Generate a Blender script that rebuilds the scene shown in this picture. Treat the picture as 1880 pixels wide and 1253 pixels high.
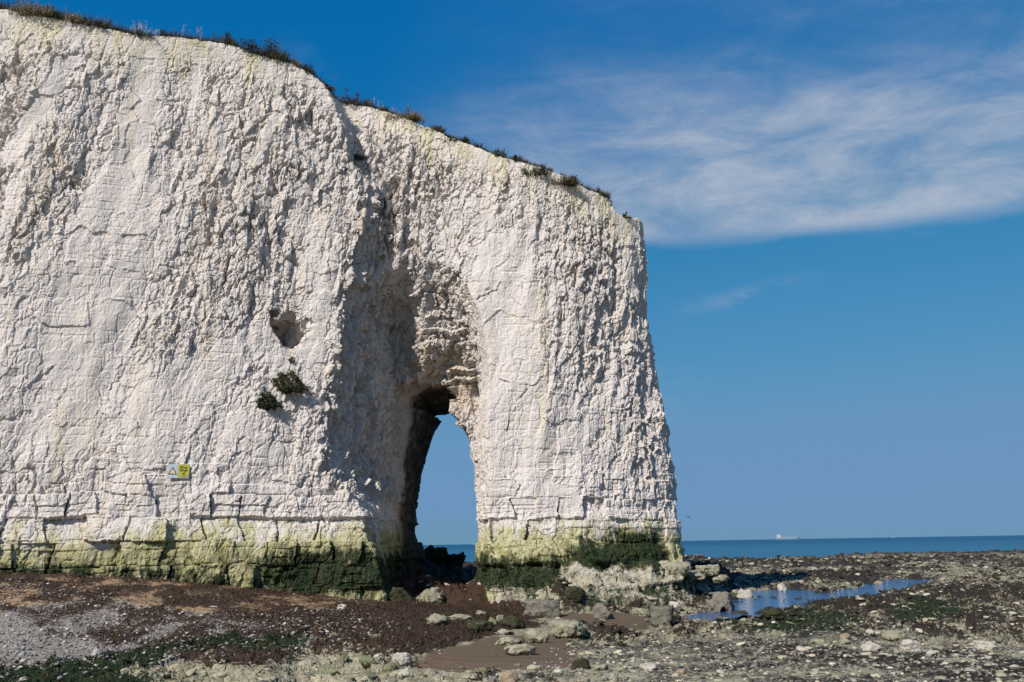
import bpy, bmesh, math, random, time
import numpy as np
from mathutils import Vector, Matrix, Euler

T0 = time.time()
for o in list(bpy.data.objects):
    bpy.data.objects.remove(o)
SC = bpy.context.scene
COL = SC.collection
rng = np.random.default_rng(11)
random.seed(11)

# ------------------------------------------------------------------ camera
EYE = np.array([0.0, 0.0, 2.2])
FPX = 1828.0                      # focal length in pixels of the 1880 px wide photograph
PITCH, ROLL = math.radians(11.5), math.radians(0.94)
_f = np.array([0, math.cos(PITCH), math.sin(PITCH)])
_u0 = np.array([0, -math.sin(PITCH), math.cos(PITCH)])
_r0 = np.array([1.0, 0, 0])
CR = _r0 * math.cos(ROLL) - _u0 * math.sin(ROLL)
CU = _u0 * math.cos(ROLL) + _r0 * math.sin(ROLL)
cam_d = bpy.data.cameras.new('camera')
cam_d.sensor_width = 36.0
cam_d.lens = 36.0 * FPX / 1880.0
cam_d.clip_start, cam_d.clip_end = 0.1, 200000.0
cam = bpy.data.objects.new('camera', cam_d)
COL.objects.link(cam)
m = Matrix.Identity(4)
for i in range(3):
    m[i][0], m[i][1], m[i][2], m[i][3] = CR[i], CU[i], -_f[i], EYE[i]
cam.matrix_world = m
SC.camera = cam

# ------------------------------------------------------------------ light
SUN_AZ = math.radians(34.0)       # how far the sun stands to the left of straight behind the camera
SUN_EL = math.radians(38.0)
to_sun = Vector((-math.sin(SUN_AZ) * math.cos(SUN_EL), -math.cos(SUN_AZ) * math.cos(SUN_EL), math.sin(SUN_EL)))
sun_d = bpy.data.lights.new('sun', 'SUN')
sun_d.energy = 5.0
EXPO = 0.20                        # the photograph's exposure
sun_d.angle = math.radians(0.5)
sun_d.color = (1.0, 0.935, 0.84)
sun = bpy.data.objects.new('sun', sun_d)
COL.objects.link(sun)
sun.rotation_euler = to_sun.to_track_quat('Z', 'Y').to_euler()
sun.location = (-20, -20, 40)

world = bpy.data.worlds.new('World')
SC.world = world
world.use_nodes = True


class NT:
    """Small helper for writing node trees."""
    def __init__(self, tree):
        self.t = tree
        tree.nodes.clear()

    def n(self, typ, ins=None, **kw):
        nd = self.t.nodes.new(typ)
        for k, v in kw.items():
            setattr(nd, k, v)
        for k, v in (ins or {}).items():
            self.set(nd.inputs[k], v)
        return nd

    def set(self, sock, v):
        if isinstance(v, bpy.types.Node):
            v = v.outputs[0]
        if isinstance(v, bpy.types.NodeSocket):
            self.t.links.new(v, sock)
        else:
            if isinstance(v, tuple) and len(v) == 3 and sock.type == 'RGBA':
                v = v + (1.0,)
            sock.default_value = v

    def math(self, op, a, b=None, c=None, clamp=False):
        nd = self.n('ShaderNodeMath', operation=op, use_clamp=clamp)
        for i, v in enumerate((a, b, c)):
            if v is not None:
                self.set(nd.inputs[i], v)
        return nd.outputs[0]

    def mix(self, fac, a, b, blend='MIX'):
        nd = self.n('ShaderNodeMix', data_type='RGBA', blend_type=blend)
        self.set(nd.inputs[0], fac)
        self.set(nd.inputs[6], a)
        self.set(nd.inputs[7], b)
        return nd.outputs[2]

    def step(self, v, lo, hi, a=0.0, b=1.0):
        nd = self.n('ShaderNodeMapRange', interpolation_type='SMOOTHSTEP')
        for i, x in enumerate((v, lo, hi, a, b)):
            self.set(nd.inputs[i], x)
        return nd.outputs[0]

    def noise(self, vec, scale, detail=4.0, rough=0.55, dist=0.0, col=False):
        nd = self.n('ShaderNodeTexNoise', {'Scale': scale, 'Detail': detail, 'Roughness': rough, 'Distortion': dist})
        if vec is not None:
            self.set(nd.inputs['Vector'], vec)
        return nd.outputs[1 if col else 0]

    def mapping(self, vec, scale=(1, 1, 1), rot=(0, 0, 0), loc=(0, 0, 0)):
        nd = self.n('ShaderNodeMapping', {'Location': loc, 'Rotation': rot, 'Scale': scale})
        self.set(nd.inputs['Vector'], vec)
        return nd.outputs[0]


# sky: physical daylight with bands of thin high cloud
w = NT(world.node_tree)
sky = w.n('ShaderNodeTexSky', sky_type='NISHITA')
sky.sun_disc = False
sky.sun_elevation = SUN_EL
sky.sun_rotation = math.pi + SUN_AZ
sky.altitude = 0.0
sky.air_density = 1.0
sky.dust_density = 0.3
sky.ozone_density = 2.0
# the photograph's deep, evenly graded blue: one colour grade over the whole sky
SKY_K = 0.085
dim = w.n('ShaderNodeVectorMath', {0: sky.outputs[0], 1: (SKY_K,) * 3}, operation='MULTIPLY')
crv = w.n('ShaderNodeRGBCurve', {'Color': dim.outputs[0]})
for ch, pts in enumerate((((0, 0), (.089, .002), (.25, .072), (.423, .138), (.665, .15), (1, .17)),
                          ((0, 0.03), (.15, .138), (.392, .27), (.584, .30), (.7, .30), (1, .33)),
                          ((0, .2), (.266, .40), (.45, .455), (.565, .505), (.7, .51), (1, .54)))):
    cu = crv.mapping.curves[ch]
    while len(cu.points) < len(pts):
        cu.points.new(0.5, 0.5)
    for p, q in zip(cu.points, pts):
        p.location = q
        p.handle_type = 'AUTO_CLAMPED'
crv.mapping.update()
hsv = w.n('ShaderNodeVectorMath', {0: crv.outputs[0], 1: (1 / SKY_K,) * 3}, operation='MULTIPLY')
tc = w.n('ShaderNodeTexCoord')
sep = w.n('ShaderNodeSeparateXYZ', {0: tc.outputs['Generated']})
X, Y, Z = sep.outputs
az = w.math('MULTIPLY', w.math('ARCTAN2', X, Y), 57.2958)
el = w.math('MULTIPLY', w.math('ARCSINE', Z), 57.2958)
uv = w.n('ShaderNodeCombineXYZ', {0: az, 1: el, 2: 0.0}).outputs[0]
n1 = w.noise(w.mapping(uv, (0.05, 0.16, 1), (0, 0, 0.25)), 1.0, 5, 0.55, 0.25)
n2 = w.noise(w.mapping(uv, (0.14, 0.40, 1), (0, 0, 0.42)), 1.0, 9, 0.68, 0.5)
n3 = w.noise(w.mapping(uv, (0.03, 0.03, 1)), 1.0, 3, 0.5)
# lower rim of the cloud sheet, slightly wavy and rising to the right
rim = w.math('ADD', w.math('ADD', w.math('MULTIPLY', az, -0.015), 16.65), w.math('MULTIPLY', w.math('SUBTRACT', n2, 0.5), 1.6))
dv = w.math('SUBTRACT', el, rim)
sheet = w.math('MULTIPLY', w.step(dv, -0.25, 0.9), w.step(dv, 3.5, 12.0, 1.0, 0.10))
sheet = w.math('MULTIPLY', sheet, w.step(az, -8.5, 6.0))
dens = w.math('MULTIPLY', sheet, w.step(w.math('ADD', w.math('MULTIPLY', n1, 0.5), w.math('MULTIPLY', n2, 0.5)), 0.37, 0.66, 0.27, 1.0))
wisps = w.math('MULTIPLY', w.step(n1, 0.50, 0.80), w.step(n2, 0.45, 0.75))
wisps = w.math('MULTIPLY', wisps, w.step(el, 3.0, 10.0, 0.15, 0.8))
da = w.math('ABSOLUTE', w.math('SUBTRACT', az, 13.8))
de = w.math('ABSOLUTE', w.math('SUBTRACT', el, w.math('ADD', 13.6, w.math('MULTIPLY', w.math('SUBTRACT', az, 13.8), 0.16))))
streak = w.math('MULTIPLY', w.math('MULTIPLY', w.step(da, 5.0, 0.4), w.step(de, 0.75, 0.0)), w.step(n2, 0.35, 0.7))
wisps = w.math('ADD', wisps, w.math('MULTIPLY', streak, 0.65))
dens = w.math('ADD', w.math('MULTIPLY', dens, 0.92), w.math('MULTIPLY', wisps, 0.55), clamp=True)
skyc = w.mix(dens, hsv.outputs[0], (5.6, 6.15, 7.2))
bg = w.n('ShaderNodeBackground', {'Color': skyc, 'Strength': SKY_K / 2 ** EXPO})
w.n('ShaderNodeOutputWorld', {'Surface': bg.outputs[0]})

SC.view_settings.view_transform = 'Standard'
SC.view_settings.look = 'None'
SC.view_settings.gamma = 1.0
SC.view_settings.use_curve_mapping = False
SC.view_settings.exposure = EXPO
SC.render.engine = 'CYCLES'
SC.cycles.max_bounces = 8
SC.cycles.diffuse_bounces = 5
SC.cycles.use_denoising = True


# ------------------------------------------------------------------ helpers
def ray(px, py):
    d = FPX * _f + (px - 940.0) * CR + (626.5 - py) * CU
    return d / np.linalg.norm(d)


def at_y(px, py, y):
    d = ray(px, py)
    return EYE + d * (y / d[1])


def at_z(px, py, z=0.0):
    d = ray(px, py)
    return EYE + d * ((z - EYE[2]) / d[2])


def sstep(v, lo, hi):
    t = np.clip((v - lo) / (hi - lo), 0.0, 1.0)
    return t * t * (3 - 2 * t)


_TAB = rng.random(65536).astype(np.float32)
_PRM = np.array([73856093, 19349663, 83492791], np.int64)


def _hash(ix, iy, iz, seed):
    h = (ix * 73856093) ^ (iy * 19349663) ^ (iz * 83492791) ^ (seed * 2654435761 & 0x7fffffff)
    h = h ^ (h >> 13)
    return (h * 1274126177 >> 7) & 0xffff


def vnoise(x, y, z, seed=0):
    """smooth value noise in 0..1"""
    x0, y0, z0 = np.floor(x), np.floor(y), np.floor(z)
    fx, fy, fz = x - x0, y - y0, z - z0
    fx, fy, fz = [t * t * t * (t * (t * 6 - 15) + 10) for t in (fx, fy, fz)]
    ix, iy, iz = x0.astype(np.int64), y0.astype(np.int64), z0.astype(np.int64)
    r = 0.0
    for dx in (0, 1):
        wx = fx if dx else 1 - fx
        for dy in (0, 1):
            wxy = wx * (fy if dy else 1 - fy)
            for dz in (0, 1):
                r = r + wxy * (fz if dz else 1 - fz) * _TAB[_hash(ix + dx, iy + dy, iz + dz, seed)]
    return r


def fbm(x, y, z, seed=0, octv=4, gain=0.5):
    a, s, t = 1.0, 0.0, 0.0
    for i in range(octv):
        s = s + a * (vnoise(x, y, z, seed + i * 7) - 0.5)
        t += a
        a *= gain
        x, y, z = x * 2.03 + 3.1, y * 2.03 + 1.7, z * 2.03 + 5.3
    return s / t * 2.0


def facets(x, y, z, seed=0, tilt=0.9):
    """chips of broken rock: each cell a tilted plane of its own height; also the distance to the nearest cell border"""
    bx, by, bz = np.floor(x - 0.5), np.floor(y - 0.5), np.floor(z - 0.5)
    d1 = np.full(x.shape, 9.0, np.float32)
    d2 = np.full(x.shape, 9.0, np.float32)
    hh = np.zeros(x.shape, np.float32)
    for dx in (0, 1):
        for dy in (0, 1):
            for dz in (0, 1):
                cx, cy, cz = bx + dx, by + dy, bz + dz
                k = _hash(cx.astype(np.int64), cy.astype(np.int64), cz.astype(np.int64), seed)
                j = [_TAB[(k * 7 + q * 9973 + 17) & 0xffff] for q in range(7)]
                rx = x - (cx + 0.5 + (j[0] - 0.5) * 0.9)
                ry = y - (cy + 0.5 + (j[1] - 0.5) * 0.9)
                rz = z - (cz + 0.5 + (j[2] - 0.5) * 0.9)
                d = np.sqrt(rx * rx + ry * ry + rz * rz)
                h = (j[3] - 0.5) + tilt * ((j[4] - 0.5) * rx + (j[5] - 0.5) * ry + (j[6] - 0.5) * rz) * 2.0
                near = d < d1
                d2 = np.where(near, d1, np.minimum(d2, d))
                hh = np.where(near, h, hh)
                d1 = np.where(near, d, d1)
    return hh, d2 - d1


def poly_sdf(px, py, poly):
    """signed distance to a polygon, positive inside"""
    poly = np.asarray(poly, float)
    d = np.full(px.shape, 1e9)
    ins = np.zeros(px.shape, bool)
    n = len(poly)
    for i in range(n):
        a, b = poly[i], poly[(i + 1) % n]
        ex, ey = b - a
        wx, wy = px - a[0], py - a[1]
        t = np.clip((wx * ex + wy * ey) / (ex * ex + ey * ey + 1e-12), 0, 1)
        d = np.minimum(d, np.hypot(wx - ex * t, wy - ey * t))
        c = ((a[1] <= py) != (b[1] <= py))
        with np.errstate(divide='ignore', invalid='ignore'):
            xi = a[0] + (py - a[1]) * (ex / (ey if ey != 0 else 1e-12))
        ins ^= c & (px < xi)
    return np.where(ins, d, -d)


def capsule(px, py, a, b):
    ex, ey = b[0] - a[0], b[1] - a[1]
    t = np.clip(((px - a[0]) * ex + (py - a[1]) * ey) / (ex * ex + ey * ey + 1e-12), 0, 1)
    return np.hypot(px - a[0] - ex * t, py - a[1] - ey * t)


def mesh_np(name, V, F, mat=None, smooth=False):
    """mesh from numpy: F is (n,3) or (n,4)"""
    me = bpy.data.meshes.new(name)
    F = np.asarray(F, np.int32)
    k = F.shape[1]
    me.vertices.add(len(V))
    me.vertices.foreach_set('co', np.asarray(V, np.float32).ravel())
    me.loops.add(F.size)
    me.loops.foreach_set('vertex_index', F.ravel())
    me.polygons.add(len(F))
    me.polygons.foreach_set('loop_start', np.arange(0, F.size, k, dtype=np.int32))
    me.polygons.foreach_set('use_smooth', np.full(len(F), smooth, bool))
    me.update(calc_edges=True)
    if mat:
        me.materials.append(mat)
    return me


def link(name, me, parent=None):
    o = bpy.data.objects.new(name, me)
    COL.objects.link(o)
    if parent is not None:
        o.parent = parent
    return o


def fattr(me, name, v):
    a = me.attributes.new(name, 'FLOAT', 'POINT')
    a.data.foreach_set('value', np.asarray(v, np.float32).ravel())


def cattr(me, name, rgb):
    a = me.attributes.new(name, 'FLOAT_COLOR', 'POINT')
    c = np.ones((len(rgb), 4), np.float32)
    c[:, :3] = rgb
    a.data.foreach_set('color', c.ravel())


def tag(o, label=None, category=None, group=None, kind=None):
    if label:
        o['label'] = label
    if category:
        o['category'] = category
    if group:
        o['group'] = group
    if kind:
        o['kind'] = kind
    return o


def empty(name, loc, rz=0.0):
    o = bpy.data.objects.new(name, None)
    o.empty_display_size = 0.2
    o.location = loc
    o.rotation_euler = (0, 0, rz)
    COL.objects.link(o)
    return o


def new_mat(name):
    mt = bpy.data.materials.new(name)
    mt.use_nodes = True
    return mt, NT(mt.node_tree)


def finish(t, color, rough=0.9, bump=None, strength=0.5, dist=0.02, spec=0.3, **ins):
    b = t.n('ShaderNodeBsdfPrincipled', {'Base Color': color, 'Roughness': rough, 'Specular IOR Level': spec})
    for k, v in ins.items():
        t.set(b.inputs[k], v)
    if bump is not None:
        bp = t.n('ShaderNodeBump', {'Strength': strength, 'Distance': dist, 'Height': bump})
        t.set(b.inputs['Normal'], bp.outputs[0])
    t.n('ShaderNodeOutputMaterial', {'Surface': b.outputs[0]})
    return b


def flat_mat(name, col, rough=0.7, var=0.15, scale=8.0, spec=0.3):
    mt, t = new_mat(name)
    tc = t.n('ShaderNodeTexCoord').outputs['Object']
    nz = t.noise(tc, scale, 4)
    c2 = tuple(max(0.0, v * (1 - var)) for v in col)
    c3 = tuple(min(1.0, v * (1 + var)) for v in col)
    finish(t, t.mix(t.step(nz, 0.3, 0.7), c2, c3), rough, spec=spec)
    return mt

# ------------------------------------------------------------------ cliff shape
def px_x(px, y, py=700):
    return at_y(px, py, y)[0]


_L0, _L1 = (px_x(0, 32.3), 32.3), (px_x(610, 35.6), 35.6)
_SL = (_L1[1] - _L0[1]) / (_L1[0] - _L0[0])
_RP = [(690, 37.0), (800, 37.1), (900, 37.05), (1000, 37.25), (1060, 37.6), (1110, 38.2), (1170, 39.0), (1210, 39.9), (1260, 41.8)]
_RX = np.array([px_x(a, b) for a, b in _RP])
_RY = np.array([b for a, b in _RP])
# the corner of the big buttress, from the top down (pixels of the photograph on a plane 35.7 m away)
_NOSE = [(600, 150), (622, 205), (640, 285), (676, 325), (668, 400), (640, 480), (616, 560), (606, 700), (594, 800), (606, 862),
         (640, 900), (672, 950), (690, 1000), (705, 1060), (712, 1110)]
_NP = np.array([at_y(a, b, 35.9) for a, b in _NOSE])
_NW = np.array([0.3, 0.3, 0.3, 0.35, 0.5, 0.8, 1.2, 1.4, 1.5, 1.5, 1.3, 1.2, 1.1, 1.0, 1.0])
_o = np.argsort(_NP[:, 2])
_NZ, _NX, _NWs = _NP[_o, 2], _NP[_o, 0], _NW[_o]
# hollow over and round the arch
_ALC = [(610, 600), (690, 500), (740, 478), (790, 462), (845, 490), (880, 580), (894, 660), (889, 740), (893, 860), (896, 1120), (560, 1120), (560, 900), (580, 700)]
_ALW = [tuple(at_y(a, b, 37.2)[[0, 2]]) for a, b in _ALC]
_X780 = px_x(768, 42.4)


def front(x, z):
    """distance of the cliff face along Y at (x, z), without small relief"""
    x, z = np.asarray(x, float), np.asarray(z, float)
    yl = _L0[1] + _SL * (x - _L0[0])
    yl = np.where(x < _L0[0], _L0[1] + 0.1 * (x - _L0[0]), yl)
    yr = np.interp(x, _RX, _RY)
    nx, nw = np.interp(z, _NZ, _NX), np.interp(z, _NZ, _NWs)
    t = np.clip((x - nx + 0.05) / (nw + 0.1), 0, 1)
    t = t * (2 - t)                      # sharp outer corner, soft inner one
    y = yl * (1 - t) + yr * t
    y = y + 0.055 * (z - 6.0)
    al = poly_sdf(x, z, _ALW)
    yn = _L1[1] + _SL * (nx - _L1[0]) + 0.055 * (z - 6.0)
    x8 = _X780 - 0.25 * sstep(z, 8.0, 5.0)
    ya = yn + np.clip((x - nx) / (x8 - nx), -1, 1) * (42.4 - yn)
    ya = ya - 0.9 * sstep(x, x8 + 0.6, -1.2)
    up = np.maximum(sstep(z, 8.1, 8.9), sstep(x, -3.5, -2.8))
    ya = ya * (1 - up) + np.minimum(ya, 40.1) * up
    lft = sstep(x, -3.3, -4.6)
    dep = lft * (0.03 + 0.97 * sstep(z + 0.2 * np.sin(x * 2.1), 13.6, 10.4)) + (1 - lft) * np.clip((12.9 + 0.3 * np.sin(x * 1.7) - z) / 4.5, 0.02, 1)
    y = y + np.maximum(0, ya - y) * sstep(al, -0.12, 0.45) * dep
    # wave-cut foot
    y = y - 0.35 * sstep(z, 3.5, 2.4) - 0.45 * sstep(z, 2.4, 1.6) * sstep(x, -1.6, -0.9)
    nz_ = 0.5 * fbm(x * 0.8, z * 0.9, 0 * x + 3, 61, 3)
    y = y - (0.6 + 1.3 * sstep(x, 0.2, 2.4)) * (0.45 * sstep(z + nz_, 1.75, 1.2) + 0.3 * sstep(z + 0.8 * nz_, 1.1, 0.7) + 0.35 * sstep(z + nz_, 0.7, 0.1)) * sstep(x, -2.4, -1.4)
    return y


def hit(px, py):
    d = ray(px, py)
    y = 36.0
    for _ in range(12):
        p = EYE + d * (y / d[1])
        y = 0.5 * y + 0.5 * float(front(p[0], p[2]))
    return EYE + d * (y / d[1])


_TOPPX = [(0, 14), (60, 24), (130, 37), (200, 52), (260, 63), (310, 65), (370, 72), (430, 82), (470, 98), (530, 112), (570, 132), (600, 158), (625, 184),
          (680, 194), (740, 214), (800, 240), (860, 264), (920, 286), (970, 300), (1040, 322), (1075, 345), (1116, 360), (1129, 384), (1136, 394), (1160, 396), (1182, 400)]
_TP = np.array([hit(a, b) for a, b in _TOPPX])
TOPX = np.concatenate([[-30.0], _TP[:, 0], [8.0]])
TOPZ = np.concatenate([[_TP[0, 2] + 1.5], _TP[:, 2], [_TP[-1, 2] - 0.1]])
_ENDPX = [(1181, 400), (1183, 440), (1184, 510), (1196, 600), (1211, 680), (1224, 760), (1236, 840), (1247, 900), (1253, 945), (1250, 985), (1258, 1010), (1262, 1060)]
_EP = np.array([at_y(a, b, 40.0) for a, b in _ENDPX])[::-1]
_FARL = [(792, 745), (788, 785), (774, 830), (767, 870), (758, 930), (757, 975), (768, 1020), (772, 1060)]
_NEARL = [(770, 735), (762, 760), (752, 800), (745, 850), (737, 930), (734, 1000), (738, 1060), (745, 1100)]
_NEARR = [(822, 740), (840, 762), (862, 800), (869, 850), (874, 920), (878, 1000), (878, 1035), (868, 1060), (850, 1090)]
_FL = np.array([at_y(a, b, 45.0) for a, b in _FARL])[::-1]
_NL = np.array([at_y(a, b, 41.6) for a, b in _NEARL])[::-1]
_NR = np.array([at_y(a, b, 38.4) for a, b in _NEARR])[::-1]
TUN_N, TUN_F = at_y(800, 716, 41.4)[2], at_y(820, 750, 45.0)[2]

H0 = 0.095
GX = np.arange(-21.5, 7.2, H0, dtype=np.float32)
GY = np.arange(31.0, 47.6, H0, dtype=np.float32)
GZ = np.arange(-0.9, 24.0, H0, dtype=np.float32)


def smax(a, b, k):
    h = np.clip(0.5 + 0.5 * (a - b) / k, 0, 1)
    return b * (1 - h) + a * h + k * h * (1 - h)


def build_sdf():
    xx, zz = np.meshgrid(GX, GZ, indexing='ij')
    yf = front(xx, zz).astype(np.float32)
    topz = np.interp(GX, TOPX, TOPZ).astype(np.float32)
    under = np.clip((topz[:, None] - zz), 0, 30)
    # large relief: leaning ribs and shallow bays
    lean = xx - 0.20 * (zz - 8)
    rib = fbm(lean * 0.75, zz * 0.14, 0 * zz, 3, 3)
    bay = fbm(lean * 0.28, zz * 0.12, 0 * zz + 4, 9, 2)
    chunk = fbm(lean * 0.9, zz * 0.5, 0 * zz + 9, 15, 3)
    yf = yf + (0.13 * rib + 0.24 * bay + 0.13 * chunk) * sstep(under, 0.0, 2.0) * sstep(zz, 1.0, 4.0)
    yf = yf.astype(np.float32)
    endx = np.interp(GZ, _EP[:, 2], _EP[:, 0])
    endx = (endx + 0.12 * fbm(GZ * 0.9, GZ * 0, GZ * 0, 31, 3)).astype(np.float32)
    S = (yf[:, None, :] - GY[None, :, None]) * 0.92
    end = (GX[:, None, None] - endx[None, None, :]) + 0.10 * np.clip(GY[None, :, None] - 42.0, 0, 20)
    S = smax(S, np.broadcast_to(end, S.shape), 0.45)
    S = smax(S, (GZ[None, None, :] - topz[:, None, None] + 0 * S) * 0.9, 0.10)
    S = np.maximum(S, (GY[None, :, None] - 46.6) * 0.9 + 0 * S)
    S = np.maximum(S, (-21.1 - GX)[:, None, None] + 0 * S)
    # the arch
    t = np.clip((GY - 41.6) / 3.4, -0.5, 1.4)[:, None]
    nl = np.interp(GZ, _NL[:, 2], _NL[:, 0])[None, :]
    fl = np.interp(GZ, _FL[:, 2], _FL[:, 0])[None, :]
    rr = np.interp(GZ, _NR[:, 2], _NR[:, 0])[None, :]
    wob = 0.22 * fbm(GY[:, None] * 0.8 + 0 * GZ[None, :], GZ[None, :] * 1.1 + 0 * GY[:, None], 0 * GY[:, None] + 0 * GZ[None, :], 44, 3) * sstep(GY[:, None], 41.0, 42.2) * sstep(45.2, GY[:, None], 44.0)
    xl = nl * (1 - t) + fl * t + np.where(t < 0.95, wob * sstep(TUN_F - GZ, 0.3, 1.5)[None, :], 0)
    xr = rr + 0.12 * np.clip(t, 0, 1.2) + 0.25 * np.clip(t - 0.1, 0, 1)
    zt = (TUN_N * (1 - t) + TUN_F * t)
    tun = np.maximum((xl[None] - GX[:, None, None]), (GX[:, None, None] - xr[None])).astype(np.float32)
    tun = smax(tun, ((GZ[None, :] - zt)[None] + 0 * tun).astype(np.float32), 0.12)
    tun = np.maximum(tun, (37.2 - GY)[None, :, None])
    S = np.maximum(S, -tun)
    # small cave in the buttress
    c = hit(533, 606)
    r = np.array([0.62, 1.6, 0.62])
    sl = slice(*np.searchsorted(GX, (c[0] - 1.6, c[0] + 1.6)))
    sz = slice(*np.searchsorted(GZ, (c[2] - 1.6, c[2] + 1.6)))
    gx, gy, gz = np.meshgrid(GX[sl] - c[0], GY - c[1], GZ[sz] - c[2], indexing='ij')
    gx, gy, gz = [q.astype(np.float32) for q in (gx, gy, gz)]
    lump = facets(gx * 2.2, gy * 1.6, gz * 2.6, 77, 0.6)[0]
    cav = (np.sqrt(((gx + 0.02 + 0.35 * gz + 0.42 * gy) / r[0]) ** 2 + ((gy - 0.3 * gz) / r[1]) ** 2 + ((gz - 0.15 * gx) / r[2]) ** 2) - 1) * 0.55
    cav = np.minimum(cav, (np.sqrt(((gx + 0.2 + 0.4 * gy) / 0.62) ** 2 + ((gy - 0.1) / 0.7) ** 2 + ((gz - 0.25) / 0.36) ** 2) - 1) * 0.36)
    cav = cav - 0.06 + 0.28 * lump + 0.12 * facets(gx * 5, gy * 3, gz * 6, 78, 0.6)[0]
    S[sl, :, sz] = np.maximum(S[sl, :, sz], -cav)
    return S.astype(np.float32)


def surface_nets(S):
    ins = S < 0
    nx, ny, nz = S.shape
    cnt = np.zeros((nx - 1, ny - 1, nz - 1), np.int8)
    corners = [(a, b, c) for a in (0, 1) for b in (0, 1) for c in (0, 1)]
    for a, b, c in corners:
        cnt += ins[a:nx - 1 + a, b:ny - 1 + b, c:nz - 1 + c]
    act = (cnt > 0) & (cnt < 8)
    I = np.argwhere(act)
    vid = np.full(act.shape, -1, np.int32)
    vid[act] = np.arange(len(I))
    val = np.stack([S[I[:, 0] + a, I[:, 1] + b, I[:, 2] + c] for a, b, c in corners], 1)
    acc = np.zeros((len(I), 3))
    num = np.zeros(len(I))
    for i, p in enumerate(corners):
        for j, q in enumerate(corners):
            if j <= i or sum(abs(p[k] - q[k]) for k in range(3)) != 1:
                continue
            v0, v1 = val[:, i], val[:, j]
            ok = (v0 < 0) != (v1 < 0)
            t = np.where(ok, v0 / np.where(ok, v0 - v1, 1), 0)
            P = np.array(p)[None] + t[:, None] * (np.array(q) - np.array(p))[None]
            acc += np.where(ok[:, None], P, 0)
            num += ok
    V = I + acc / num[:, None]
    V = V * H0 + np.array([GX[0], GY[0], GZ[0]])
    quads = []
    for ax in range(3):
        o1, o2 = [(1, 2), (2, 0), (0, 1)][ax]
        sl0 = [slice(0, None)] * 3
        sl1 = [slice(0, None)] * 3
        sl0[ax], sl1[ax] = slice(0, -1), slice(1, None)
        a, b = ins[tuple(sl0)], ins[tuple(sl1)]
        E = np.argwhere(a != b)
        lim = np.array(act.shape)
        ok = (E[:, o1] >= 1) & (E[:, o2] >= 1) & (E[:, o1] < lim[o1]) & (E[:, o2] < lim[o2]) & (E[:, ax] < lim[ax])
        E = E[ok]
        def at(d1, d2):
            q = E.copy()
            q[:, o1] -= d1
            q[:, o2] -= d2
            return vid[q[:, 0], q[:, 1], q[:, 2]]
        Q = np.stack([at(1, 1), at(0, 1), at(0, 0), at(1, 0)], 1)
        inside_low = a[E[:, 0], E[:, 1], E[:, 2]]
        Q[~inside_low] = Q[~inside_low][:, ::-1]
        quads.append(Q)
    return V, np.concatenate(quads)


def face_normals(V, F):
    n = np.cross(V[F[:, 2]] - V[F[:, 0]], V[F[:, 3]] - V[F[:, 1]])
    return n


def vert_normals(V, F, it=3):
    fn = face_normals(V, F)
    N = np.zeros_like(V)
    for k in range(4):
        for c in range(3):
            N[:, c] += np.bincount(F[:, k], fn[:, c], len(V))
    for _ in range(it):
        N /= np.linalg.norm(N, axis=1)[:, None] + 1e-9
        A = N[F].mean(1)
        M = N.copy()
        for k in range(4):
            for c in range(3):
                M[:, c] += np.bincount(F[:, k], A[:, c], len(V))
        N = M
    return N / (np.linalg.norm(N, axis=1)[:, None] + 1e-9)


def subdivide(V, F, N, sel):
    Fs = F[sel]
    e = np.concatenate([Fs[:, [k, (k + 1) % 4]] for k in range(4)])
    e.sort(axis=1)
    key = e[:, 0].astype(np.int64) * len(V) + e[:, 1]
    u, inv = np.unique(key, return_inverse=True)
    a, b = u // len(V), u % len(V)
    nE, nF = len(u), len(Fs)
    Vn = np.concatenate([V, (V[a] + V[b]) / 2, V[Fs].mean(1)])
    Nn = np.concatenate([N, N[a] + N[b], N[Fs].sum(1)])
    Nn /= np.linalg.norm(Nn, axis=1)[:, None] + 1e-9
    em = (inv + len(V)).reshape(4, nF)
    c = np.arange(nF) + len(V) + nE
    Q = [np.stack([Fs[:, k], em[k], c, em[(k + 3) % 4]], 1) for k in range(4)]
    return Vn, np.concatenate(Q + [F[~sel]]), Nn


# strips where the chalk has sheared off smooth: (x0, y0, x1, y1, half width, strength), pixels of the photograph put on the face
_SMOOTH = [(132, 112, 20, 290, 17, 1.0), (60, 240, 0, 470, 14, .8), (272, 105, 225, 360, 34, 1.0), (225, 360, 150, 650, 70, .85), (362, 88, 350, 215, 11, .9),
           (515, 192, 470, 300, 13, .9), (60, 560, 90, 760, 90, .6), (330, 760, 420, 880, 110, .5), (592, 420, 585, 640, 34, .75), (500, 620, 560, 660, 50, .6),
           (925, 480, 960, 880, 62, .8), (850, 545, 850, 545, 36, .7), (745, 700, 760, 900, 60, .45), (1045, 760, 1050, 900, 40, .5), (560, 350, 540, 420, 12, .7),
           (1150, 405, 1155, 520, 22, .7), (420, 640, 330, 720, 40, .6), (200, 800, 200, 900, 120, .5)]
_SM = []
for a, b, c, d, wpx, s in _SMOOTH:
    p, q = hit(a, b), hit(c, d)
    _SM.append(((p[0], p[2]), (q[0], q[2]), wpx * p[1] / FPX, s))
_ROUGHPX = [(520, 230, 430, 520, 80, .55), (760, 290, 700, 440, 110, .5), (1100, 430, 1120, 640, 75, .6), (20, 120, 20, 520, 30, .5), (640, 560, 640, 860, 40, .6),
            (120, 330, 30, 420, 40, .4), (960, 330, 1040, 420, 60, .3), (1160, 560, 1200, 860, 40, .4), (420, 560, 300, 640, 50, .3)]
_RG = []
for a, b, c, d, wpx, s in _ROUGHPX:
    p, q = hit(a, b), hit(c, d)
    _RG.append(((p[0], p[2]), (q[0], q[2]), wpx * p[1] / FPX, s))


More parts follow.
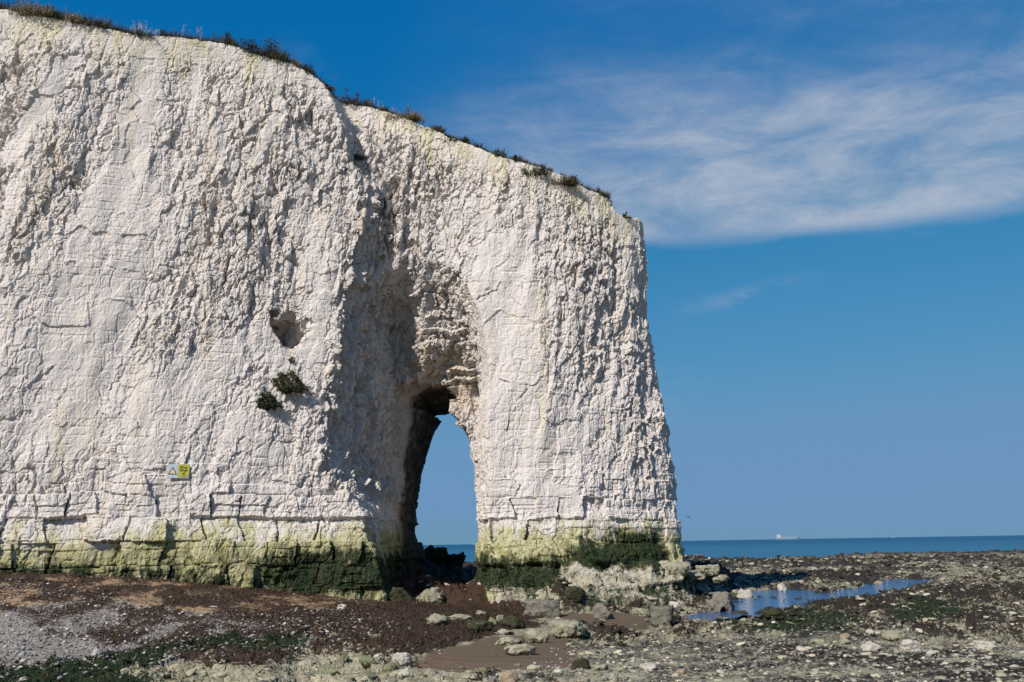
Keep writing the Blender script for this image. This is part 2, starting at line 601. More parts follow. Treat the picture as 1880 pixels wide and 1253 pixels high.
def relief(P, N):
    x, y, z = [np.ascontiguousarray(P[:, k]).astype(np.float32) for k in range(3)]
    topz = np.interp(x, TOPX, TOPZ)
    under = topz - z
    wob = 0.45 * fbm(x * 0.6, y * 0.6, z * 0.6, 71, 2)
    nxr = np.interp(z, _NZ, _NX)
    rough = np.where(x < nxr - 0.3, 0.20 + 0.26 * sstep(z, 8.5, 13.0), 0.42)
    rough = rough + 0.16 * fbm(x * 0.35, y * 0.35, z * 0.25, 75, 2)
    for a, b, r, s in _RG:
        d = capsule(x, z, a, b) + wob
        rough = np.maximum(rough, 0.50 + 0.85 * s * sstep(d, r * 1.5, r * 0.4))
    for a, b, r, s in _SM:
        d = capsule(x, z, a, b) + 0.35 * wob
        rough *= 1 - 0.92 * s * sstep(d, r * 1.15, r * 0.75)
    alr = sstep(poly_sdf(x, z, _ALW), -0.3, 0.4) * sstep(x, -6.8, -6.0) * sstep(z, 3.2, 4.2)
    rough = np.maximum(rough, 1.0 * alr * sstep(x, -1.2, -1.6)) * (1 - 0.75 * sstep(y, 40.8, 41.6))
    edge = sstep(x, nxr - 0.35, nxr + 0.1) * sstep(x, nxr + 1.7, nxr + 1.1) * sstep(z, 3.4, 4.4) * sstep(z, 18.0, 16.5)
    rough = np.maximum(rough, 1.55 * edge)
    rough *= 0.25 + 0.75 * sstep(under, 0.25, 1.6)
    rough *= 0.55 + 0.45 * sstep(z, 2.2, 5.0)
    u = x + 0.55 * y
    # warp so that cell borders are not straight
    wx = 0.11 * fbm(x * 2.6, y * 2.6, z * 1.8, 101, 2)
    wz = 0.13 * fbm(x * 2.6 + 40, y * 2.6, z * 1.8, 131, 2)
    lx, lz = x - 0.12 * (z - 8) + wx, z + wz
    ly = y + wx
    h1, e1 = facets(lx / 0.62, ly / 0.62, lz / 1.5, 5, 0.7)
    h2, e2 = facets(lx / 0.27, ly / 0.27, lz / 0.60, 6, 0.85)
    h3, e3 = facets(lx / 0.13, ly / 0.13, lz / 0.26, 7, 0.9)
    big = 0.5 + 0.5 * fbm(x * 0.5, y * 0.5, z * 0.5, 201, 2)
    hf = fbm(x * 1.1, y * 1.1, z * 0.8, 211, 3)
    flute = 1 - np.abs(fbm((x - 0.10 * (z - 8)) * 1.7 + wx, y * 1.7, z * 0.20, 241, 3)) * 2.2
    D = rough * (0.12 * h1 + (0.14 * h2 + 0.06 * h3) * (0.5 + 0.9 * sstep(hf, -0.35, 0.35)) + 0.13 * (flute - 0.5))
    D -= np.clip(rough, 0.10, 1.2) * 0.12 * sstep(e2, 0.13, 0.0) * sstep(vnoise(x * 2.2, y * 2.2, z * 1.5, 221), 0.36, 0.55)
    D -= np.clip(rough, 0.15, 1.0) * 0.05 * sstep(e3, 0.16, 0.0) * sstep(vnoise(x * 3.2, y * 3.2, z * 2.5, 223), 0.45, 0.6)
    D -= (0.2 + rough) * 0.08 * sstep(e1, 0.06, 0.0) * sstep(vnoise(x * 1.2, y * 1.2, z * 1.2, 231), 0.5, 0.62)
    D += (0.006 + 0.022 * rough) * fbm(x * 5, y * 5, z * 5, 301, 3)
    # flat fracture faces left by fallen plates
    h0, e0 = facets((x + 2 * wx) / 1.25, y / 1.25, (z + 1.5 * wz) / 0.80, 8, 0.22)
    D += (0.075 - 0.03 * rough) * h0 * sstep(z, 3.0, 4.5) * (1 - 0.5 * np.clip(rough, 0, 1)) * (under > 1.0)
    # bedding: beds stand slightly proud or back of each other
    zb = z + 0.13 * fbm(x * 0.5, y * 0.5, z * 0.2, 401, 2) + 0.03 * fbm(x * 2.5, y * 2.5, z * 1, 405, 2) + 0.012 * (x + 10)
    for k, (th, amp) in enumerate(((0.72, 0.08), (0.31, 0.03))):
        f = zb / th
        i = np.floor(f)
        fr = f - i
        off = vnoise(x * 0.55 + i * 7.3, y * 0.55, i * 3.7, 411 + k) - 0.5
        low = 0.18 + 0.82 * sstep(z, 6.5, 3.8)
        brk = sstep(vnoise(x * 1.1 + i * 3.1, y * 1.1, i * 1.3, 431 + k), 0.58, 0.74)
        groove = sstep(np.minimum(fr, 1 - fr) * th, 0.04, 0.0)
        D += low * amp * off * 1.3 - (0.2 + 0.5 * low) * 0.07 * groove * brk
    # joints that cut the lower beds into blocks
    lowm = sstep(z + 0.9 * hf, 5.0, 3.8)
    th = 0.80
    zc = zb + 0.22 * (vnoise(zb * 0.6 + 9, 0 * z, 0 * z, 455) - 0.5)
    i = np.floor(zc / th)
    fr = zc / th - i
    ub = u + 0.28 * fbm(u * 0.7, zc * 0.9, 0 * z, 451, 2) + 0.30 * (vnoise(u * 0.8, i * 1.9, 0 * z, 452) - 0.5) * (fr - 0.5) * 2
    ln = 0.8 + 1.3 * vnoise(i * 5.7, i * 0, i * 0, 461)
    ph = ub / ln + vnoise(i * 9.1, i * 0, i * 0, 471) * 5
    j = np.floor(ph)
    ph2 = ph - j
    bo = _TAB[_hash(j.astype(np.int64), i.astype(np.int64), (i * 0).astype(np.int64), 17)] - 0.5
    tl = _TAB[_hash(j.astype(np.int64), i.astype(np.int64), (i * 0).astype(np.int64), 18)] - 0.5
    tv = _TAB[_hash(j.astype(np.int64), i.astype(np.int64), (i * 0).astype(np.int64), 19)] - 0.5
    wd = 0.03 + 0.16 * np.maximum(0, tl - 0.1)
    e = ph2 * ln
    joint = sstep(e, wd, 0.0)
    D += lowm * (0.27 * bo + 0.26 * tl * (ph2 - 0.5) + 0.16 * tv * (fr - 0.5) - 0.22 * joint * (tl > 0.0))
    bed = sstep(np.minimum(fr, 1 - fr) * th, 0.04, 0.0)
    D -= lowm * 0.07 * bed * sstep(vnoise(x * 0.9, y * 0.9, i * 2.1, 475), 0.46, 0.66)
    # ledges inside the hollow over the arch
    al = poly_sdf(x, z, _ALW)
    inn = sstep(al, 0.1, 0.7) * sstep(z, 7.2, 8.2) * sstep(x, -4.6, -3.4) * (0.06 + 0.94 * sstep(z, 11.2, 9.8))
    zl = z + 0.25 * fbm(x * 0.9, 0 * y, z * 0.5, 480, 3)
    f = (zl + 0.25 * np.sin(zl * 2.9)) / 0.55
    i = np.floor(f)
    fr = f - i
    lv = vnoise(x * 0.9 + i * 4.4, y * 0, i * 2.7, 481)
    D += inn * ((0.10 + 0.5 * lv) * (fr - 0.5) + 0.45 * (vnoise(x * 1.1 + i * 2.4, y * 0, i * 5.7, 482) - 0.5))
    # pits
    pit = vnoise(x * 3.3, y * 3.3, z * 3.3, 501)
    D -= 0.05 * sstep(pit, 0.88, 0.95) * rough
    # honeycombed, water-worn foot
    foot = sstep(z, 2.3, 1.3)
    D += foot * (0.16 * fbm(x * 1.6, y * 1.6, z * 1.9, 511, 4) + 0.05 * fbm(x * 6, y * 6, z * 6, 521, 3))
    return D, rough


def build_cliff():
    S = build_sdf()
    V, F = surface_nets(S)
    N = vert_normals(V, F, 4)
    fc = V[F].mean(1)
    fn = face_normals(V, F)
    fn /= np.linalg.norm(fn, axis=1)[:, None] + 1e-9
    dv = EYE[None] - fc
    dv /= np.linalg.norm(dv, axis=1)[:, None]
    see = ((fn * dv).sum(1) > -0.30) & (fc[:, 0] > -19.5) & (fc[:, 1] < 46.0)
    V, F, N = subdivide(V, F, N, see)
    D, rough = relief(V, N)
    V = V + N * D[:, None]
    me = mesh_np('cliff', V, F, None, False)
    x, y, z = V.T
    topz = np.interp(x, TOPX, TOPZ)
    # where weed and algae grow
    big = fbm(x * 0.7, y * 0.7, z * 0.8, 601, 3)
    alg = 1.1 * sstep(z + 0.55 * big + 0.25 * fbm(x * 2.4, y * 2.4, z * 0.7, 611, 2), 4.1, 1.8)
    bank = 1.55 * sstep(x, 0.5, -17.0)
    zr = z - 0.6 * bank
    weed = sstep(zr + 0.5 * big, 2.55, 1.1) * (0.55 + 0.60 * sstep(x, -9.5, -7.2))
    weed = np.maximum(weed, (0.80 + 0.3 * big) * sstep(z - bank + 0.35 * big, 1.0, 0.2))
    pil = sstep(x, -1.2, -0.3)
    right = sstep(x, 1.6, 2.6) * sstep(x, 6.2, 5.2)
    weed = np.where(pil > 0, sstep(z + 0.35 * big + 0.25, 3.0 + 0.8 * right, 1.3 + 0.8 * right) * sstep(z - 0.4 * big, 0.1, 0.75) * (1.12 - 0.5 * sstep(x, 5.4, 6.2)), weed)
    weed *= 1 - 0.5 * sstep(z, 0.9, 0.4)
    weed *= 1 - (0.75 + 0.3 * fbm(x * 1.5, y, z * 2, 655, 2)) * sstep(z + 0.45 * fbm(x * 1.4, y, z * 0.5, 656, 3), 1.55, 1.0) * sstep(x + 0.5 * big, 0.9, 2.2)
    top = sstep(topz - z + 0.5 * big, 2.3, 0.2)
    al = poly_sdf(x, z, _ALW)
    ochre = sstep(al, 0.2, 0.9) * sstep(z, 7.0, 8.3) * sstep(z, 11.4, 9.2) * sstep(x, -5.0, -3.4)
    tunn = sstep(y + 0.5 * big, 41.2, 42.0) * (x < -1.2) * sstep(z, 9.2, 8.6)  # inner wall of the arch: stained, with its shade painted in
    foot = sstep(z + 0.45 * fbm(x * 1.4, y, z * 0.5, 656, 3) + 0.2 * big, 1.6, 1.0) * pil
    alg = alg * (1 - 0.72 * foot)
    weed = np.maximum(weed, foot * (0.56 + 0.22 * sstep(z, 1.0, 0.5) + 0.25 * big))
    fattr(me, 'foot', foot)
    fattr(me, 'algae', alg)
    fattr(me, 'weed', np.clip(weed * 0.80, 0, 1))
    fattr(me, 'grain', np.clip(0.28 + 0.8 * rough, 0, 1.2))
    fattr(me, 'topband', top)
    fattr(me, 'ochre', np.maximum(ochre, 0))
    fattr(me, 'tunnel_shade_stain', tunn)
    return me


mt, t = new_mat('chalk')
P = t.n('ShaderNodeNewGeometry').outputs['Position']
def A(nm):
    return t.n('ShaderNodeAttribute', attribute_name=nm).outputs['Fac']
nb = t.noise(P, 0.5, 5, 0.6)
nm_ = t.noise(P, 2.6, 5, 0.65)
nf = t.noise(P, 14.0, 5, 0.65)
streak = t.noise(t.mapping(P, (1.3, 1.3, 0.12)), 1.0, 5, 0.6, 0.3)
c = t.mix(t.step(nb, 0.35, 0.65), (0.57, 0.52, 0.497), (0.535, 0.493, 0.473))
c = t.mix(t.math('MULTIPLY', t.step(nm_, 0.52, 0.75), 0.55), c, (0.60, 0.525, 0.42))
c = t.mix(t.math('MULTIPLY', t.step(nf, 0.58, 0.75), 0.35), c, (0.47, 0.44, 0.40))
c = t.mix(t.math('MULTIPLY', t.step(streak, 0.52, 0.72), 0.42), c, (0.52, 0.43, 0.29))
tb = A('topband')
c = t.mix(t.math('MULTIPLY', tb, t.step(streak, 0.42, 0.66, 0.05, 0.75)), c, (0.50, 0.44, 0.29))
c = t.mix(t.math('MULTIPLY', tb, t.step(t.noise(P, 0.9, 4), 0.55, 0.70, 0.0, 0.6)), c, (0.32, 0.315, 0.15))
c = t.mix(t.math('MULTIPLY', A('ochre'), t.step(nm_, 0.35, 0.65, 0.15, 0.65)), c, (0.50, 0.39, 0.26))
ap = t.math('ADD', A('algae'), t.math('MULTIPLY', t.math('SUBTRACT', t.noise(t.mapping(P, (1, 1, 0.55)), 2.0, 8, 0.7), 0.5), 1.9))
c = t.mix(t.math('MULTIPLY', t.step(ap, 0.35, 0.95), 0.85), c, t.mix(t.step(nm_, 0.35, 0.65), (0.30, 0.29, 0.10), (0.41, 0.375, 0.20)))
c = t.mix(t.math('MULTIPLY', t.step(ap, 0.95, 1.4), 0.8), c, (0.115, 0.105, 0.045))
c = t.mix(t.math('MULTIPLY', A('foot'), t.step(nm_, 0.3, 0.7, .75, .95)), c, t.mix(nf, (0.25, 0.225, 0.155), (0.40, 0.365, 0.27)))
wp = t.math('ADD', A('weed'), t.math('MULTIPLY', t.math('SUBTRACT', t.mix(0.45, t.noise(P, 2.4, 10, 0.80), t.noise(t.mapping(P, (2.6, 2.6, 0.5)), 1.0, 8, 0.75)), 0.5), 3.0))
wcol = t.mix(t.step(nm_, 0.35, 0.65), t.mix(t.step(nf, 0.35, 0.65), (0.008, 0.018, 0.009), (0.024, 0.042, 0.016)), t.mix(t.step(nf, 0.35, 0.65), (0.014, 0.013, 0.008), (0.05, 0.06, 0.022)))
wm = t.step(wp, 0.42, 0.72)
c = t.mix(wm, c, wcol)
c = t.mix(t.math('MULTIPLY', A('tunnel_shade_stain'), t.step(nm_, 0.3, 0.6, 0.6, 0.97)), c, (0.055, 0.055, 0.042))  # dark stain on the arch's inner wall, its shade put into the colour
vg = t.n('ShaderNodeTexVoronoi', {'Vector': t.mapping(t.n('ShaderNodeVectorMath', {0: P, 1: t.n('ShaderNodeVectorMath', {0: t.noise(P, 5.0, 3, col=True), 1: (0.25, 0.25, 0.25)}, operation='MULTIPLY').outputs[0]}, operation='ADD').outputs[0], (1, 1, 0.55)), 'Scale': 11.0}, feature='F1')
bm = t.math('ADD', t.math('ADD', t.math('MULTIPLY', t.noise(P, 7.0, 6, 0.7), 1.0), t.math('MULTIPLY', nf, 0.5)), t.math('MULTIPLY', wm, 0.5))
bm = t.math('MULTIPLY', t.math('ADD', bm, t.math('MULTIPLY', vg.outputs['Distance'], -0.8)), A('grain'))
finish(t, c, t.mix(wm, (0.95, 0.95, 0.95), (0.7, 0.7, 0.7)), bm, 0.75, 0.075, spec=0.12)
CHALK = mt
me = build_cliff()
me.materials.append(CHALK)
cliff = tag(link('cliff', me), kind='structure')
print('cliff', len(me.vertices), len(me.polygons), round(time.time() - T0, 1))

bpy.context.view_layer.update()
from mathutils.bvhtree import BVHTree
BVH = BVHTree.FromObject(cliff, bpy.context.evaluated_depsgraph_get())


def chit(px, py, default=None):
    h = BVH.ray_cast(Vector(EYE), Vector(ray(px, py)))
    return (np.array(h[0]), np.array(h[1])) if h[0] is not None else default

# ------------------------------------------------------------------ foreshore
def gpoly(pts, z=0.0):
    return [tuple(at_z(a, b, z)[:2]) for a, b in pts]


SEA_Z, POOL_Z = -0.45, -0.04
# outlines read off the photograph, laid on the ground plane
POOL = gpoly([(1338, 1112), (1362, 1096), (1400, 1086), (1440, 1082), (1482, 1085), (1500, 1092), (1560, 1084), (1592, 1078), (1618, 1067), (1650, 1064), (1706, 1064),
              (1712, 1069), (1672, 1076), (1640, 1086), (1600, 1092), (1560, 1100), (1500, 1106), (1452, 1113), (1408, 1121), (1382, 1130), (1350, 1122)], POOL_Z)
POOL2 = gpoly([(1262, 1136), (1285, 1126), (1340, 1118), (1352, 1124), (1330, 1134), (1290, 1139)], POOL_Z)
SAND1 = gpoly([(748, 1222), (790, 1205), (850, 1185), (905, 1168), (1000, 1160), (1060, 1178), (1062, 1205), (1040, 1226), (900, 1232), (800, 1232)])
SAND2 = gpoly([(1010, 1128), (1100, 1122), (1190, 1128), (1200, 1150), (1120, 1152), (1060, 1142)])
SAND3 = gpoly([(-160, 1046), (60, 1052), (250, 1070), (430, 1082), (430, 1090), (220, 1092), (0, 1105), (-160, 1110)], 1.0)
WEED1 = gpoly([(560, 1160), (640, 1140), (760, 1118), (880, 1112), (1000, 1122), (1010, 1150), (930, 1162), (800, 1195), (740, 1215), (700, 1212), (640, 1200)])
WEED2 = gpoly([(-160, 1050), (200, 1062), (430, 1084), (760, 1104), (800, 1118), (700, 1135), (450, 1152), (250, 1140), (0, 1122), (-160, 1118)], 0.8)
PEB1 = gpoly([(-260, 1122), (0, 1130), (250, 1138), (460, 1140), (650, 1120), (720, 1140), (620, 1170), (420, 1180), (300, 1192), (150, 1212), (0, 1222), (-260, 1230)], 0.35)
PEB2 = gpoly([(1090, 1180), (1250, 1170), (1480, 1150), (1640, 1160), (1800, 1180), (1960, 1185), (1960, 1290), (1000, 1290), (880, 1240), (1040, 1228)])
GREEN1 = gpoly([(-260, 1226), (0, 1218), (180, 1206), (260, 1196), (330, 1190), (260, 1222), (330, 1240), (280, 1290), (-260, 1290)], 0.15)
GREEN2 = gpoly([(250, 1188), (420, 1176), (560, 1168), (620, 1176), (560, 1190), (420, 1198), (260, 1204)], 0.15)
GREEN3 = gpoly([(1310, 1142), (1380, 1130), (1480, 1112), (1560, 1124), (1620, 1132), (1560, 1156), (1450, 1160), (1340, 1155)])
GREEN4 = gpoly([(1600, 1110), (1680, 1102), (1790, 1106), (1800, 1128), (1700, 1142), (1610, 1132)])
ROCKL = gpoly([(-260, 1226), (150, 1212), (300, 1196), (560, 1170), (680, 1180), (760, 1200), (800, 1225), (1100, 1230), (1000, 1300), (-260, 1300)], 0.1)
LEDGE = gpoly([(690, 1098), (760, 1075), (820, 1080), (880, 1050), (1100, 1030), (1300, 1038), (1330, 1062), (1270, 1090), (1100, 1108), (1040, 1116), (900, 1112), (800, 1106)], 0.1)


def shore(x, y):
    """distance beyond the water's edge"""
    az = np.arctan2(x, np.maximum(y, 1e-3))
    edge = 112.0 + 190.0 * np.clip(az - 0.17, 0, 0.6) + 6 * np.sin(az * 40) + 4 * np.sin(az * 97 + 1)
    return np.hypot(x, y) - edge


def ground_base(x, y):
    """broad shape of the beach: a bank against the cliff on the left, a low rock platform on the right"""
    bank = sstep(x, 0.5, -17.0) * sstep(y, 17.0, 33.0)
    h = 1.55 * bank
    h = h - 0.06 * sstep(y, 16, 24) * sstep(x, -3, 2) * sstep(y, 40, 28)
    h = h + 0.12 * sstep(x, 4, 14) * sstep(y, 40, 70)
    s = shore(x, y)
    h = h - 0.05 * sstep(s, -30, 0) - 0.75 * sstep(s, -4.0, 8.0) - 1.5 * sstep(s, 5, 60)
    # boulder-strewn floor behind the arch
    h = h + 0.25 * sstep(y, 44, 50) * sstep(y, 70, 52) * sstep(x, 4, 0)
    return h


def ground_masks(x, y):
    z0 = np.zeros_like(x)
    n1 = fbm(x * 0.55, y * 0.40, z0, 701, 4)
    n2 = fbm(x * 1.7, y * 1.2, z0, 711, 4)
    n3 = fbm(x * 0.16, y * 0.10, z0, 721, 3)
    def inside(poly, soft, wob=1.0):
        return sstep(poly_sdf(x, y, poly) + wob * (0.7 * n1 + 0.35 * n2), -soft, soft)
    M = {}
    M['pool'] = np.maximum(sstep(poly_sdf(x, y, POOL) + 0.25 * n2, -0.8, 0.5), sstep(poly_sdf(x, y, POOL2) + 0.25 * n2, -0.4, 0.4))
    M['sand'] = np.maximum(np.maximum(inside(SAND1, 0.4, 0.5), inside(SAND2, 0.5, 0.5)), inside(SAND3, 1.2))
    M['peb'] = np.maximum(inside(PEB1, 0.8), inside(PEB2, 1.0))
    M['peb2'] = inside(PEB2, 1.0)
    M['peb'] = np.where(M['peb2'] > 0.3, M['peb'] * (0.62 + 0.5 * n2 + 0.4 * n1), M['peb']).clip(0, 1)
    wd = np.maximum(inside(WEED1, 0.5) * 1.0, inside(WEED2, 0.8) * (0.62 + 0.35 * n2 + 0.25 * n1))
    M['mat'] = np.clip(wd * (1 - 0.95 * inside(SAND1, 0.3, 0.4)), 0, 1)
    M['sand'] = np.maximum(M['sand'], 0.75 * sstep(x + n1, -1.0, -2.5) * sstep(y + n1, 21, 23) * (1 - M['peb']))
    M['mat'] = np.maximum(M['mat'], (0.62 + 0.3 * n2 + 0.2 * n1) * sstep(x + n1, 0.0, -1.5) * sstep(y + n1, 24, 26) * (1 - 0.9 * M['peb']) * (1 - 0.55 * inside(SAND3, 1.2)) * (1 - inside(SAND1, 0.4, 0.5)) * (1 - 0.8 * inside(ROCKL, 0.6)))
    M['green'] = np.clip(np.maximum.reduce([inside(GREEN1, 0.7) * 1.0, inside(GREEN2, 0.6) * .8, inside(GREEN3, 1.0) * .75, inside(GREEN4, 1.2) * .7]), 0, 1)
    M['rockl'] = inside(ROCKL, 0.6)
    M['ledge'] = inside(LEDGE, 0.8, 0.6)
    reef = sstep(x + 0.9 * n1, 0.6, 2.6) * sstep(y + n1, 19.5, 22.5) * (1 - M['sand']) * (1 - M['mat'])
    reef = np.maximum(reef, sstep(y, 43.0, 46.0))
    reef = reef * (1 - 0.85 * M['peb2'])
    M['reef'] = reef
    M['n1'], M['n2'], M['n3'] = n1, n2, n3
    return M


def ground(x, y, M=None):
    """full height and masks"""
    if M is None:
        M = ground_masks(x, y)
    z0 = np.zeros_like(x)
    h = ground_base(x, y)
    n1, n2, n3 = M['n1'], M['n2'], M['n3']
    wx = 0.25 * n2
    f1, e1 = facets((x + wx) / 1.3, (y + wx) / 1.5, z0 + 0.3, 81, 0.55)
    f2, e2 = facets((x + wx) / 0.5, (y + wx) / 0.55, z0 + 0.3, 82, 0.8)
    f3, e3 = facets(x / 0.2, y / 0.22, z0 + 0.3, 83, 0.8)
    fine = fbm(x * 4, y * 4, z0, 731, 4)
    fine2 = fbm(x * 11, y * 11, z0, 741, 3)
    reef, rl, led = M['reef'], M['rockl'], M['ledge']
    far = sstep(y, 45, 90)
    h = h + reef * (0.16 * n1 + 0.10 * n2 + 0.11 * f1 * (1 + far) + 0.14 * f2 + 0.09 * f3 + 0.06 * fine + 0.04 * fine2 + 0.05 * n3)
    h = h + rl * (1 - 0.6 * M['peb2']) * (0.05 + 0.09 * n1 + 0.09 * n2 + 0.10 * f1 + 0.09 * f2 + 0.06 * f3 + 0.04 * fine + 0.03 * fine2)
    h = h + led * (0.46 + 0.36 * f1 + 0.22 * f2 + 0.08 * f3 + 0.10 * n2 + 0.06 * fine + 0.03 * fine2)
    h = h + M['peb'] * (0.02 * n2 + 0.012 * fine + 0.012 * fine2 + 0.04 * f3 * M['peb2'] + 0.06 * f2 * M['peb2'] + 0.05 * n1 * M['peb2'])
    h = h + M['mat'] * (0.05 + 0.04 * n2 + 0.05 * fine + 0.04 * fine2)
    rip = np.sin((y * 9.0 + x * 3.5 + 1.2 * n2 + 1.5 * n1))
    h = h + M['sand'] * (1 - M['mat']) * (0.010 * rip * sstep(y, 30, 22) + 0.03 * n1 + 0.006 * fine)
    flat = M['sand'] * sstep(x, -4, -1)
    h = h * (1 - flat * 0.6) + flat * 0.6 * (0.012 * rip - 0.03)
    p = M['pool']
    h = h * (1 - p) + p * (POOL_Z - 0.16 + 0.16 * f2 + 0.08 * n2 + 0.10 * f3)
    return h, M


def build_ground():
    # polar sheet round the camera, finest in the direction of the view
    half = math.radians(33)
    th = np.concatenate([np.linspace(-math.pi, -half, 40, endpoint=False), np.linspace(-half, half, 900), np.linspace(half, math.pi, 41)[1:]])
    r = [0.6]
    while r[-1] < 13.0:
        r.append(r[-1] * 1.12)
    while r[-1] < 62.0:
        r.append(r[-1] * 1.0046)
    while r[-1] < 320.0:
        r.append(r[-1] * 1.010)
    r += [420, 700, 1500]
    r = np.array(r)
    TH, R = np.meshgrid(th, r, indexing='ij')
    x, y = (R * np.sin(TH)).ravel(), (R * np.cos(TH)).ravel()
    nt, nr = TH.shape
    idx = np.arange(nt * nr).reshape(nt, nr)
    F = np.stack([idx[:-1, :-1], idx[1:, :-1], idx[1:, 1:], idx[:-1, 1:]], -1).reshape(-1, 4)
    # nothing is seen of the ground inside and far behind the headland
    hid = (x < 5.0) & (x > -60) & (y > 47.5) & ~((x > -0.25 * y * 0.5 - 0.5) & (x < 0.02 * y))
    hid |= (x < -20) & (y > 48)
    F = F[~hid[F].all(1)]
    use = np.zeros(len(x), bool)
    use[F.ravel()] = True
    new = np.cumsum(use) - 1
    F = new[F]
    x, y = x[use], y[use]
    h, M = ground(x, y)
    z0 = 0 * x
    n1, n2, n3 = M['n1'], M['n2'], M['n3']
    fine = fbm(x * 3.2, y * 3.2, z0, 751, 5, 0.6)
    # how likely dark weed covers the rock
    dark = M['reef'] * (0.60 + 0.30 * n1 + 0.35 * n2 + 0.35 * n3) + M['rockl'] * (0.22 + 0.55 * n2 + 0.2 * n1) + M['ledge'] * (0.26 + 0.5 * n2 + 0.3 * n1)
    dark = np.where(M['peb2'] > 0.01, dark * (1 - M['peb2']) + M['peb2'] * (0.34 + 0.50 * n1 + 0.40 * n2 + 0.28 * sstep(x, 4.5, 8) * sstep(y, 20.5, 17.5)), dark)
    dark = np.where(y > 44, np.maximum(dark, 0.30 + 0.25 * n1), dark)
    dark = np.where((y > 43.5) & (x < 4.5) & (y < 110), np.maximum(dark, 0.85), dark)
    me = mesh_np('foreshore', np.stack([x, y, h], 1), F, None, True)
    fattr(me, 'dark', np.clip(dark, 0, 1))
    fattr(me, 'sand', M['sand'])
    fattr(me, 'mat', M['mat'])
    fattr(me, 'peb', M['peb'])
    fattr(me, 'peb2', M['peb2'])
    fattr(me, 'green', M['green'])
    fattr(me, 'wet', np.clip(M['pool'] * 1.4 + sstep(h, 0.02, -0.08) * (y > 20) * 0.6, 0, 1))
    fattr(me, 'pale', np.clip(M['ledge'] + 0.25 * M['reef'] * sstep(x, 9, 6), 0, 1))
    return me


mt, t = new_mat('foreshore')
P = t.n('ShaderNodeNewGeometry').outputs['Position']
n05 = t.noise(P, 0.5, 4)
n2_ = t.noise(P, 2.2, 6, 0.65)
n6 = t.noise(P, 6.0, 6, 0.7)
n20 = t.noise(P, 22.0, 5, 0.7)
n60 = t.noise(P, 60.0, 3, 0.7)
# chalk platform, weathered greenish grey
c = t.mix(t.step(n2_, 0.35, 0.65), (0.28, 0.255, 0.17), (0.50, 0.45, 0.32))
c = t.mix(t.step(n20, 0.46, 0.66, 0, .75), c, (0.075, 0.07, 0.05))
c = t.mix(t.math('MULTIPLY', A('pale'), t.step(n6, 0.3, 0.6, .3, .9)), c, (0.36, 0.33, 0.245))
# shingle: every pebble its own grey
vor = t.n('ShaderNodeTexVoronoi', {'Vector': P, 'Scale': 20.0, 'Randomness': 1.0})
vb = t.n('ShaderNodeTexVoronoi', {'Vector': P, 'Scale': 38.0, 'Randomness': 1.0})
vs = t.n('ShaderNodeSeparateColor', {0: vor.outputs['Color']})
vs2 = t.n('ShaderNodeSeparateColor', {0: vb.outputs['Color']})
pc = t.mix(t.step(vs.outputs[0], 0.0, 1.0), (0.155, 0.138, 0.125), (0.41, 0.365, 0.33))
pc = t.mix(t.step(vs2.outputs[1], 0.80, 0.83), pc, (0.42, 0.39, 0.36))
pc = t.mix(t.step(vs2.outputs[0], 0.72, 0.76, 0, .8), pc, (0.06, 0.052, 0.046))
pc2 = t.mix(t.step(vs.outputs[1], 0.2, 0.9), (0.095, 0.088, 0.066), (0.27, 0.245, 0.185))
pc2 = t.mix(t.step(vs2.outputs[2], 0.84, 0.87), pc2, (0.36, 0.34, 0.28))
pc2 = t.mix(t.step(vs2.outputs[0], 0.70, 0.76, 0, .8), pc2, (0.05, 0.052, 0.055))
pc = t.mix(A('peb2'), pc, pc2)
pm = t.step(t.math('ADD', A('peb'), t.math('MULTIPLY', t.math('SUBTRACT', n6, 0.5), 1.2)), 0.42, 0.58)
c = t.mix(pm, c, pc)
# sand
sc = t.mix(t.step(n6, 0.3, 0.7), (0.21, 0.135, 0.085), (0.27, 0.185, 0.12))
sepP = t.n('ShaderNodeSeparateXYZ', {0: P})
right = t.step(sepP.outputs[0], -5.5, -3.0)
sc = t.mix(right, t.mix(n6, (0.34, 0.225, 0.135), (0.40, 0.27, 0.165)), t.mix(n6, (0.135, 0.092, 0.058), (0.175, 0.125, 0.083)))
sm = t.step(t.math('ADD', A('sand'), t.math('MULTIPLY', t.math('SUBTRACT', n2_, 0.5), 0.6)), 0.42, 0.62)
c = t.mix(sm, c, sc)
# brown wrack
dm = t.step(t.math('ADD', A('dark'), t.math('MULTIPLY', t.math('SUBTRACT', t.math('ADD', t.math('ADD', t.math('MULTIPLY', n2_, 0.30), t.math('MULTIPLY', n6, 0.38)), t.math('MULTIPLY', n20, 0.32)), 0.5), 5.0)), 0.44, 0.54)
dc = t.mix(t.step(n20, 0.35, 0.68), (0.016, 0.012, 0.008), (0.05, 0.037, 0.024))
c = t.mix(dm, c, dc)
mm = t.step(t.math('ADD', A('mat'), t.math('MULTIPLY', t.math('SUBTRACT', t.mix(0.35, n6, n20), 0.5), 1.9)), 0.40, 0.54)
mc = t.mix(t.step(n60, 0.3, 0.7), (0.022, 0.0135, 0.008), (0.075, 0.043, 0.028))
mc = t.mix(t.step(n20, 0.60, 0.72, 0, .6), mc, (0.125, 0.088, 0.055))
c = t.mix(mm, c, mc)
